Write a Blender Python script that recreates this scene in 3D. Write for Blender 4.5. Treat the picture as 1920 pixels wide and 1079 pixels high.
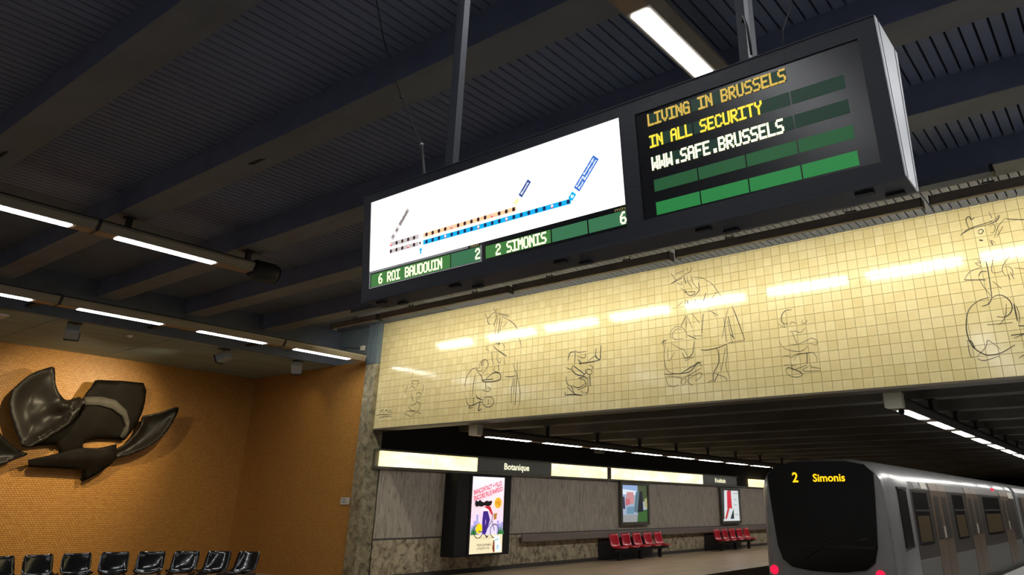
import bpy, bmesh, math, random
from mathutils import Vector, Matrix
from mathutils.geometry import delaunay_2d_cdt

# ------------------------------------------------------------------ camera, world, exposure
for _o in list(bpy.data.objects):
    bpy.data.objects.remove(_o)
SC = bpy.context.scene
COL = SC.collection
EYE = Vector((0.0, 0.0, 1.65))
RX = Vector((0.805194, 0.592982, 0.005902))       # image right
RY = Vector((-0.214521, 0.300542, -0.929331))     # image down
RZ = Vector((-0.552850, 0.747025, 0.369202))      # view direction
FPX, PCX, PCY = 1372.78, 1082.63, 403.39          # focal length and principal point of the cropped 1920x1079 photo
cam_data = bpy.data.cameras.new('camera')
cam_data.sensor_fit = 'HORIZONTAL'
cam_data.sensor_width = 36.0
cam_data.lens = FPX / 1920 * 36.0
cam_data.shift_x = (960 - PCX) / 1920
cam_data.shift_y = (PCY - 539.5) / 1920
cam_data.clip_end = 300
cam = bpy.data.objects.new('camera', cam_data)
COL.objects.link(cam)
cam.matrix_world = Matrix(((RX.x, -RY.x, -RZ.x, EYE.x), (RX.y, -RY.y, -RZ.y, EYE.y), (RX.z, -RY.z, -RZ.z, EYE.z), (0, 0, 0, 1)))
SC.camera = cam

world = bpy.data.worlds.new('station_air')
world.use_nodes = True
world.node_tree.nodes['Background'].inputs[0].default_value = (0.02, 0.022, 0.025, 1)
world.node_tree.nodes['Background'].inputs[1].default_value = 0.05
SC.world = world
SC.view_settings.view_transform = 'Standard'
SC.view_settings.look = 'None'
SC.view_settings.exposure = 0.0
SC.view_settings.gamma = 1.0
SC.view_settings.use_curve_mapping = False
SC.cycles.use_denoising = True
SC.cycles.max_bounces = 8
SC.cycles.diffuse_bounces = 5
SC.cycles.glossy_bounces = 4
SC.cycles.sample_clamp_indirect = 6.0
SC.cycles.caustics_reflective = False
SC.cycles.caustics_refractive = False

LAMP = 24.0        # fluorescent diffusers in the hall
WASH = 46.0        # wall washer tubes before the tiles
TUNNEL = 26.0      # diffusers beyond the tiled wall
BAND = 1.9         # luminous wall band

random.seed(7)

# ------------------------------------------------------------------ materials
def nt(name):
    m = bpy.data.materials.new(name)
    m.use_nodes = True
    t = m.node_tree
    return m, t, t.nodes['Principled BSDF']

def link(t, a, b):
    t.links.new(a, b)

def pos(t, scale=(1, 1, 1)):
    g = t.nodes.new('ShaderNodeNewGeometry')
    mp = t.nodes.new('ShaderNodeMapping')
    mp.inputs['Scale'].default_value = scale
    link(t, g.outputs['Position'], mp.inputs['Vector'])
    return mp.outputs['Vector']

def ramp(t, fac, stops):
    r = t.nodes.new('ShaderNodeValToRGB')
    e = r.color_ramp.elements
    while len(e) < len(stops):
        e.new(0.5)
    for k, (p, c) in enumerate(stops):
        e[k].position = p
        e[k].color = (c[0], c[1], c[2], 1)
    link(t, fac, r.inputs[0])
    return r.outputs[0]

def mat(name, col, rough=0.6, metal=0.0, vary=0.0, vscale=(3, 3, 3), bump=0.0, bscale=(60, 60, 60), spec=0.5, coat=0.0):
    m, t, b = nt(name)
    b.inputs['Base Color'].default_value = (*col, 1)
    b.inputs['Roughness'].default_value = rough
    b.inputs['Metallic'].default_value = metal
    b.inputs['Specular IOR Level'].default_value = spec
    b.inputs['Coat Weight'].default_value = coat
    if vary:
        n = t.nodes.new('ShaderNodeTexNoise')
        n.inputs['Scale'].default_value = 1.0
        n.inputs['Detail'].default_value = 5
        link(t, pos(t, vscale), n.inputs['Vector'])
        lo = tuple(max(0, c * (1 - vary)) for c in col)
        hi = tuple(min(1, c * (1 + vary)) for c in col)
        link(t, ramp(t, n.outputs[0], [(0.3, lo), (0.7, hi)]), b.inputs['Base Color'])
    if bump:
        n = t.nodes.new('ShaderNodeTexNoise')
        n.inputs['Scale'].default_value = 1.0
        n.inputs['Detail'].default_value = 3
        link(t, pos(t, bscale), n.inputs['Vector'])
        bp = t.nodes.new('ShaderNodeBump')
        bp.inputs['Strength'].default_value = bump
        bp.inputs['Distance'].default_value = 0.01
        link(t, n.outputs[0], bp.inputs['Height'])
        link(t, bp.outputs[0], b.inputs['Normal'])
    return m

def glow(name, col, s):
    m, t, b = nt(name)
    b.inputs['Base Color'].default_value = (*[c * 0.3 for c in col], 1)
    b.inputs['Emission Color'].default_value = (*col, 1)
    b.inputs['Emission Strength'].default_value = s
    b.inputs['Roughness'].default_value = 0.4
    return m

def hx(r, g, b):
    f = lambda c: (c / 255 / 12.92) if c <= 10 else ((c / 255 + 0.055) / 1.055) ** 2.4
    return (f(r), f(g), f(b))

M = {}
M['slat'] = mat('painted_ceiling_slats', (0.165, 0.195, 0.300), 0.55, vary=0.12, vscale=(0.5, 0.5, 0.5))
M['groove'] = mat('dark_groove_void', (0.012, 0.012, 0.014), 0.9)
M['beam'] = mat('painted_concrete_beams', (0.170, 0.178, 0.200), 0.7, vary=0.12, vscale=(1.2, 3, 3), bump=0.05)
M['beamside'] = mat('lightened_blue_beam_side', (0.185, 0.215, 0.34), 0.65, vary=0.1)  # sides bluer and lighter in colour to make up for weak light
M['plainceil'] = mat('dark_blue_painted_ceiling', (0.120, 0.145, 0.200), 0.7, vary=0.1)
M['lowceil'] = mat('grey_green_painted_soffit', (0.24, 0.325, 0.335), 0.65, vary=0.16, vscale=(4, 0.5, 4))
M['bluewall'] = mat('blue_painted_steel', (0.17, 0.225, 0.265), 0.5, vary=0.1)
M['black'] = mat('matt_black_metal', (0.016, 0.016, 0.018), 0.55)
M['deepblack'] = mat('flat_black_paint', (0.010, 0.010, 0.010), 0.9)  # near-black without gloss, for tunnel walls and small parts
M['tunnelceil'] = mat('dark_concrete', (0.055, 0.052, 0.046), 0.85, vary=0.2)  # darker tone than the ribs
M['tunnelbeam'] = mat('grey_concrete_rib', (0.15, 0.142, 0.125), 0.8, vary=0.25, vscale=(0.7, 2, 2))
M['trunk'] = mat('bronze_anodised_trunking', (0.30, 0.26, 0.205), 0.42, metal=0.35, vary=0.08)
M['trunkplate'] = mat('brown_cover_plate', (0.33, 0.23, 0.15), 0.5, metal=0.2)
M['trunkdark'] = mat('dark_brown_trunking', (0.060, 0.052, 0.045), 0.5)
M['washer'] = mat('brown_grey_channel', (0.20, 0.165, 0.14), 0.6, vary=0.25, vscale=(1.5, 6, 6))
M['grout'] = mat('brown_grout', hx(132, 112, 66), 0.9)
M['steeledge'] = mat('grey_steel_edge_trim', (0.115, 0.10, 0.078), 0.5, metal=0.2)
M['case'] = mat('dark_textured_enamel', (0.020, 0.022, 0.032), 0.42, bump=0.22, bscale=(220, 220, 220))
M['alu'] = mat('brushed_aluminium', (0.92, 0.93, 0.95), 0.36, metal=0.35, bump=0.12, bscale=(160, 160, 160))
M['boardglass'] = mat('dark_display_glass', (0.009, 0.010, 0.014), 0.24, spec=0.8)
M['pole'] = mat('dark_steel_pole', (0.028, 0.031, 0.043), 0.6)
M['polelight'] = mat('galvanised_angle_bar', (0.33, 0.34, 0.35), 0.45, metal=0.7)
M['whiteplastic'] = mat('off_white_plastic', (0.90, 0.87, 0.72), 0.45)
M['greyplastic'] = mat('grey_plastic', (0.25, 0.26, 0.25), 0.5)
M['bronze'] = mat('dark_patinated_bronze', (0.013, 0.011, 0.009), 0.36, spec=0.15, vary=0.35, vscale=(1.6, 1.6, 1.6), bump=0.05, bscale=(14, 14, 14))
M['bronzedull'] = mat('dull_dark_bronze', (0.010, 0.008, 0.006), 0.55, spec=0.06, vary=0.3)
M['bronzelight'] = mat('lit_bronze_edge', (0.075, 0.068, 0.057), 0.6, spec=0.15, vary=0.2)  # arch band paler in colour, imitating light on its upward edge
M['blackseat'] = mat('glossy_black_seat_plastic', (0.012, 0.012, 0.012), 0.16, coat=0.5)
M['darksteel'] = mat('dark_red_brown_steel', (0.045, 0.020, 0.016), 0.5)
M['redseat'] = mat('red_seat_plastic', (0.55, 0.010, 0.028), 0.28, coat=0.3)
M['floor'] = mat('brown_terrazzo_floor', (0.37, 0.275, 0.175), 0.35, vary=0.18, vscale=(2, 0.6, 2))
M['nearfloor'] = mat('pale_terrazzo_floor', (0.52, 0.51, 0.50), 0.35, vary=0.15)
M['ballast'] = mat('dark_track_ballast', (0.03, 0.027, 0.024), 0.95, vary=0.5, vscale=(9, 9, 9), bump=0.6, bscale=(16, 16, 16))
M['rail'] = mat('steel_rail', (0.25, 0.22, 0.2), 0.35, metal=0.9)
M['railwood'] = mat('brown_hand_rail', (0.20, 0.165, 0.15), 0.5, vary=0.12, vscale=(3, 0.4, 8))
M['bandhouse'] = mat('grey_green_sign_housing', (0.11, 0.105, 0.085), 0.45, metal=0.3)
M['signpanel'] = mat('olive_black_sign_panel', (0.085, 0.088, 0.065), 0.3)
M['silver'] = mat('silver_train_paint', (0.42, 0.425, 0.43), 0.33, metal=0.55, vary=0.05)
M['traindark'] = mat('dark_brown_train_band', (0.055, 0.046, 0.040), 0.42)
M['traindoor'] = mat('bronze_train_door', (0.15, 0.105, 0.072), 0.42, vary=0.1)
M['trainlow'] = mat('grey_train_skirt', (0.17, 0.165, 0.155), 0.5)
M['trainroof'] = mat('grey_train_roof', (0.05, 0.05, 0.05), 0.6)
M['trainglass'] = mat('tinted_train_glass', (0.022, 0.021, 0.019), 0.2, spec=0.4)
M['windscreen'] = mat('black_windscreen_glass', (0.006, 0.006, 0.006), 0.12, spec=0.55)
M['rubber'] = mat('black_rubber', (0.012, 0.012, 0.012), 0.7)
M['ink'] = mat('black_drawn_line', (0.012, 0.010, 0.008), 0.5)
M['inkthin'] = mat('grey_drawn_line', (0.05, 0.04, 0.025), 0.5)
M['farwall'] = mat('grey_painted_wall', (0.42, 0.43, 0.45), 0.6, vary=0.05)
M['plaque'] = mat('pale_plaque', (0.55, 0.52, 0.46), 0.5)
M['print'] = mat('dark_print', (0.06, 0.055, 0.05), 0.6)

# lamps, screens, lit signs
M['lamp'] = glow('fluorescent_diffuser', (0.96, 0.98, 1.0), LAMP)
M['tube'] = glow('fluorescent_tube', (1.0, 0.945, 0.80), WASH)
M['tlamp'] = glow('tunnel_diffuser', (1.0, 0.97, 0.92), TUNNEL)
M['mapwhite'] = glow('backlit_map_white', (1.0, 1.0, 1.0), 1.6)
M['m_grey'] = glow('map_grey', hx(205, 198, 196), 0.95)
M['m_orange'] = glow('map_orange', hx(253, 208, 160), 1.0)
M['m_blue'] = glow('map_blue', hx(18, 176, 236), 1.0)
M['m_navy'] = glow('map_navy', hx(44, 74, 150), 0.9)
M['m_royal'] = glow('map_royal_blue', hx(50, 112, 205), 0.95)
M['m_yellow'] = glow('map_yellow', hx(250, 245, 180), 1.0)
M['m_dot'] = glow('map_dark_dot', hx(62, 34, 40), 0.8)
M['m_ndot'] = glow('map_navy_dot', hx(28, 44, 92), 0.8)
M['m_red'] = glow('map_red_mark', hx(225, 60, 80), 0.9)
M['m_white'] = glow('map_white_print', (1, 1, 1), 1.3)
M['led_a'] = glow('green_led_bright', hx(70, 132, 66), 0.8)
M['led_b'] = glow('green_led_cool', hx(62, 122, 84), 0.8)
M['led_row4'] = glow('green_led_row_dim', hx(40, 100, 58), 0.62)
M['led_row5'] = glow('green_led_row_lit', hx(40, 130, 66), 0.85)
M['led_off'] = glow('green_led_row_hazed', hx(18, 52, 38), 0.75)  # glow raised to imitate haze over the unlit rows
M['txt_pale'] = glow('led_text_pale', hx(255, 255, 205), 1.5)
M['txt_amber'] = glow('led_text_amber', hx(214, 178, 78), 0.95)
M['txt_yellow'] = glow('led_text_yellow', hx(255, 222, 60), 1.1)
M['txt_min'] = glow('sign_small_print', hx(190, 175, 115), 0.55)
M['dest'] = glow('destination_leds', hx(255, 190, 20), 1.6)
M['tail'] = glow('red_tail_lamp', hx(255, 20, 60), 1.6)
M['stationtext'] = glow('lit_station_lettering', hx(255, 252, 215), 1.1)
M['trainlit'] = glow('lit_train_saloon', hx(120, 100, 62), 0.05)

def marble(name, kind):
    m, t, b = nt(name)
    n = t.nodes.new('ShaderNodeTexNoise')
    n.inputs['Scale'].default_value = 1.0
    n.inputs['Detail'].default_value = 9
    n.inputs['Roughness'].default_value = 0.68
    n.inputs['Distortion'].default_value = 0.6 if kind == 'vein' else 0.5
    link(t, pos(t, (15, 15, 3.0) if kind == 'vein' else (6, 6, 6)), n.inputs['Vector'])
    if kind == 'vein':
        st = [(0.28, hx(118, 108, 96)), (0.48, hx(168, 160, 148)), (0.66, hx(190, 182, 168)), (0.8, hx(138, 128, 114))]
    elif kind == 'breccia':
        st = [(0.36, hx(92, 82, 68)), (0.47, hx(158, 146, 124)), (0.6, hx(196, 186, 160)), (0.72, hx(140, 128, 106))]
    else:
        st = [(0.34, hx(78, 74, 58)), (0.5, hx(136, 128, 104)), (0.68, hx(172, 162, 134))]
    link(t, ramp(t, n.outputs[0], st), b.inputs['Base Color'])
    b.inputs['Roughness'].default_value = 0.4
    return m
M['marble'] = marble('vertical_vein_marble', 'vein')
M['breccia'] = marble('brown_breccia_marble', 'breccia')
M['stonecol'] = marble('mottled_grey_stone', 'col')

def tile_mat():
    m, t, b = nt('cream_glazed_tile')
    g = t.nodes.new('ShaderNodeNewGeometry')
    sub = t.nodes.new('ShaderNodeVectorMath'); sub.operation = 'SUBTRACT'
    sub.inputs[1].default_value = (-14.95, 0, 3.36)
    mul = t.nodes.new('ShaderNodeVectorMath'); mul.operation = 'MULTIPLY'
    mul.inputs[1].default_value = (1 / 0.16, 0, 1 / 0.16)
    flo = t.nodes.new('ShaderNodeVectorMath'); flo.operation = 'FLOOR'
    link(t, g.outputs['Position'], sub.inputs[0]); link(t, sub.outputs[0], mul.inputs[0]); link(t, mul.outputs[0], flo.inputs[0])
    wn = t.nodes.new('ShaderNodeTexWhiteNoise'); wn.noise_dimensions = '3D'
    link(t, flo.outputs[0], wn.inputs['Vector'])
    n = t.nodes.new('ShaderNodeTexNoise'); n.inputs['Scale'].default_value = 1.0; n.inputs['Detail'].default_value = 3
    link(t, pos(t, (9, 9, 9)), n.inputs['Vector'])
    ad = t.nodes.new('ShaderNodeMath'); ad.operation = 'MULTIPLY_ADD'
    link(t, n.outputs[0], ad.inputs[0]); ad.inputs[1].default_value = 0.7
    sc = t.nodes.new('ShaderNodeMath'); sc.operation = 'MULTIPLY'; sc.inputs[1].default_value = 0.5
    link(t, wn.outputs['Value'], sc.inputs[0]); link(t, sc.outputs[0], ad.inputs[2])
    link(t, ramp(t, ad.outputs[0], [(0.25, hx(216, 201, 146)), (0.6, hx(223, 209, 157)), (0.9, hx(229, 217, 168))]), b.inputs['Base Color'])
    b.inputs['Roughness'].default_value = 0.13
    b.inputs['Specular IOR Level'].default_value = 0.55
    return m
M['tile'] = tile_mat()

def mosaic_mat():
    m, t, b = nt('orange_relief_mosaic')
    g = t.nodes.new('ShaderNodeNewGeometry')
    sx = t.nodes.new('ShaderNodeSeparateXYZ'); link(t, g.outputs['Position'], sx.inputs[0])
    ad = t.nodes.new('ShaderNodeMath'); ad.operation = 'ADD'
    link(t, sx.outputs['X'], ad.inputs[0]); link(t, sx.outputs['Y'], ad.inputs[1])
    cb = t.nodes.new('ShaderNodeCombineXYZ')
    link(t, ad.outputs[0], cb.inputs[0]); link(t, sx.outputs['Z'], cb.inputs[1])
    br = t.nodes.new('ShaderNodeTexBrick')
    br.offset = 0.5
    br.inputs['Scale'].default_value = 1.0
    br.inputs['Brick Width'].default_value = 0.064
    br.inputs['Row Height'].default_value = 0.042
    br.inputs['Mortar Size'].default_value = 0.007
    br.inputs['Mortar Smooth'].default_value = 0.6
    br.inputs['Color1'].default_value = (*hx(202, 150, 76), 1)
    br.inputs['Color2'].default_value = (*hx(186, 132, 62), 1)
    br.inputs['Mortar'].default_value = (*hx(142, 95, 42), 1)
    link(t, cb.outputs[0], br.inputs['Vector'])
    link(t, br.outputs['Color'], b.inputs['Base Color'])
    inv = t.nodes.new('ShaderNodeMath'); inv.operation = 'SUBTRACT'; inv.inputs[0].default_value = 1.0
    link(t, br.outputs['Fac'], inv.inputs[1])
    bp = t.nodes.new('ShaderNodeBump'); bp.inputs['Strength'].default_value = 0.7; bp.inputs['Distance'].default_value = 0.02
    link(t, inv.outputs[0], bp.inputs['Height']); link(t, bp.outputs[0], b.inputs['Normal'])
    b.inputs['Roughness'].default_value = 0.42
    return m
M['mosaic'] = mosaic_mat()

def band_mat():
    m, t, b = nt('backlit_opal_band')
    n = t.nodes.new('ShaderNodeTexNoise'); n.inputs['Scale'].default_value = 1.0; n.inputs['Detail'].default_value = 2
    link(t, pos(t, (1, 0.9, 4)), n.inputs['Vector'])
    link(t, ramp(t, n.outputs[0], [(0.3, hx(255, 222, 140)), (0.65, hx(255, 240, 190))]), b.inputs['Emission Color'])
    b.inputs['Emission Strength'].default_value = BAND
    b.inputs['Base Color'].default_value = (0.7, 0.65, 0.5, 1)
    return m
M['band'] = band_mat()

# ------------------------------------------------------------------ mesh building
ORG = {}

class MB:
    def __init__(self):
        self.v = []; self.f = []; self.sm = []
    def face(self, pts, smooth=False):
        n = len(self.v)
        self.v += [tuple(p) for p in pts]
        self.f.append(list(range(n, n + len(pts)))); self.sm.append(smooth)
        return self
    def box(self, x0, x1, y0, y1, z0, z1):
        n = len(self.v)
        self.v += [(x, y, z) for z in (z0, z1) for y in (y0, y1) for x in (x0, x1)]
        for q in ((0, 2, 3, 1), (4, 5, 7, 6), (0, 1, 5, 4), (2, 6, 7, 3), (0, 4, 6, 2), (1, 3, 7, 5)):
            self.f.append([n + k for k in q]); self.sm.append(False)
        return self
    def hexa(self, p):                         # eight corners: bottom ring of four, top ring of four
        n = len(self.v)
        self.v += [tuple(q) for q in p]
        for q in ((3, 2, 1, 0), (4, 5, 6, 7), (0, 1, 5, 4), (1, 2, 6, 5), (2, 3, 7, 6), (3, 0, 4, 7)):
            self.f.append([n + k for k in q]); self.sm.append(False)
        return self
    def prism(self, poly, axis, a0, a1, smooth=False):
        n = len(self.v); k = len(poly)
        def pt(q, a):
            return (a, q[0], q[1]) if axis == 'x' else (q[0], a, q[1]) if axis == 'y' else (q[0], q[1], a)
        self.v += [pt(q, a0) for q in poly] + [pt(q, a1) for q in poly]
        self.f.append([n + i for i in range(k)]); self.sm.append(False)
        self.f.append([n + k + i for i in reversed(range(k))]); self.sm.append(False)
        for i in range(k):
            j = (i + 1) % k
            self.f.append([n + i, n + k + i, n + k + j, n + j]); self.sm.append(smooth)
        return self
    def tube(self, pts, r, n=8, cap=True):
        pts = [Vector(p) for p in pts]
        rings = []
        for i, p in enumerate(pts):
            d = (pts[min(i + 1, len(pts) - 1)] - pts[max(i - 1, 0)]).normalized()
            a = d.orthogonal().normalized() if i == 0 else (rings[-1][1] - d * rings[-1][1].dot(d)).normalized()
            b = d.cross(a)
            rr = r[i] if isinstance(r, (list, tuple)) else r
            base = len(self.v)
            self.v += [tuple(p + (a * math.cos(2 * math.pi * k / n) + b * math.sin(2 * math.pi * k / n)) * rr) for k in range(n)]
            rings.append((base, a))
        for i in range(len(rings) - 1):
            A, B = rings[i][0], rings[i + 1][0]
            for k in range(n):
                self.f.append([A + k, A + (k + 1) % n, B + (k + 1) % n, B + k]); self.sm.append(True)
        if cap:
            self.f.append([rings[0][0] + k for k in reversed(range(n))]); self.sm.append(False)
            self.f.append([rings[-1][0] + k for k in range(n)]); self.sm.append(False)
        return self
    def ball(self, c, r, n=10, m=6):
        r = r if isinstance(r, (tuple, list)) else (r, r, r)
        base = len(self.v)
        for i in range(m + 1):
            th = math.pi * i / m
            for k in range(n):
                ph = 2 * math.pi * k / n
                self.v.append((c[0] + r[0] * math.sin(th) * math.cos(ph), c[1] + r[1] * math.sin(th) * math.sin(ph), c[2] + r[2] * math.cos(th)))
        for i in range(m):
            for k in range(n):
                self.f.append([base + i * n + k, base + (i + 1) * n + k, base + (i + 1) * n + (k + 1) % n, base + i * n + (k + 1) % n]); self.sm.append(True)
        return self
    def mesh(self, name, mt, org=(0, 0, 0), fix=True, bevel=0.0):
        me = bpy.data.meshes.new(name)
        o = Vector(org)
        me.from_pydata([tuple(Vector(p) - o) for p in self.v], [], self.f)
        for p, s in zip(me.polygons, self.sm):
            p.use_smooth = s
        if fix or bevel:
            bm = bmesh.new(); bm.from_mesh(me)
            if fix:
                bmesh.ops.remove_doubles(bm, verts=bm.verts, dist=1e-5)
                bmesh.ops.recalc_face_normals(bm, faces=bm.faces)
            if bevel:
                es = [e for e in bm.edges if len(e.link_faces) == 2 and e.calc_face_angle(0) > 0.5]
                bmesh.ops.bevel(bm, geom=es, offset=bevel, segments=2, profile=0.6, affect='EDGES', clamp_overlap=True)
            bm.to_mesh(me); bm.free()
        me.materials.append(mt)
        return me
    def build(self, name, mt, parent=None, fix=True, bevel=0.0, org=None):
        if org is None:
            org = ORG.get(parent.name, (0, 0, 0)) if parent else (0, 0, 0)
        mt = M[mt] if isinstance(mt, str) else mt
        ob = bpy.data.objects.new(name, self.mesh(name, mt, org, fix, bevel))
        COL.objects.link(ob)
        if parent:
            ob.parent = parent
            ORG[ob.name] = org
        else:
            ORG[ob.name] = org
            ob.location = org
        return ob

def tag(o, label=None, cat=None, group=None, kind=None):
    if label: o['label'] = label
    if cat: o['category'] = cat
    if group: o['group'] = group
    if kind: o['kind'] = kind
    return o

def thing(name, org, label, cat, group=None):
    o = bpy.data.objects.new(name, None)
    o.empty_display_size = 0.1
    COL.objects.link(o)
    o.location = org
    ORG[o.name] = tuple(org)
    return tag(o, label, cat, group)

def struct(mb, name, mt, label, cat, **k):
    return tag(mb.build(name, mt, None, **k), label, cat, None, 'structure')

def share(name, me, loc, parent):
    ob = bpy.data.objects.new(name, me)
    COL.objects.link(ob)
    ob.parent = parent
    ob.location = loc
    return ob

def text_verts(body, size, bold=False, squeeze=1.0):
    cu = bpy.data.curves.new('lettering', 'FONT')
    cu.body = body
    cu.size = size
    cu.resolution_u = 3
    if bold: cu.offset = size * 0.022
    ob = bpy.data.objects.new('lettering', cu)
    COL.objects.link(ob)
    dg = bpy.context.evaluated_depsgraph_get()
    me = ob.evaluated_get(dg).to_mesh()
    vs = [(v.co.x * squeeze, v.co.y) for v in me.vertices]
    fs = [list(p.vertices) for p in me.polygons]
    bpy.data.objects.remove(ob)
    bpy.data.curves.remove(cu)
    return vs, fs

def add_text(mb, body, size, fn, bold=False, squeeze=1.0, fit=None):
    vs, fs = text_verts(body, size, bold, squeeze)
    if fit:
        x0, x1 = min(v[0] for v in vs), max(v[0] for v in vs)
        k = fit / (x1 - x0)
        vs = [((v[0] - x0) * k, v[1]) for v in vs]
    n = len(mb.v)
    mb.v += [tuple(fn(*v)) for v in vs]
    mb.f += [[n + i for i in f] for f in fs]
    mb.sm += [False] * len(fs)
    return mb

def px(P):
    q = Vector(P) - EYE
    d = q.dot(RZ)
    if d < 0.1: return (-1e4, -1e4, d)
    return (PCX + FPX * q.dot(RX) / d, PCY + FPX * q.dot(RY) / d, d)

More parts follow.
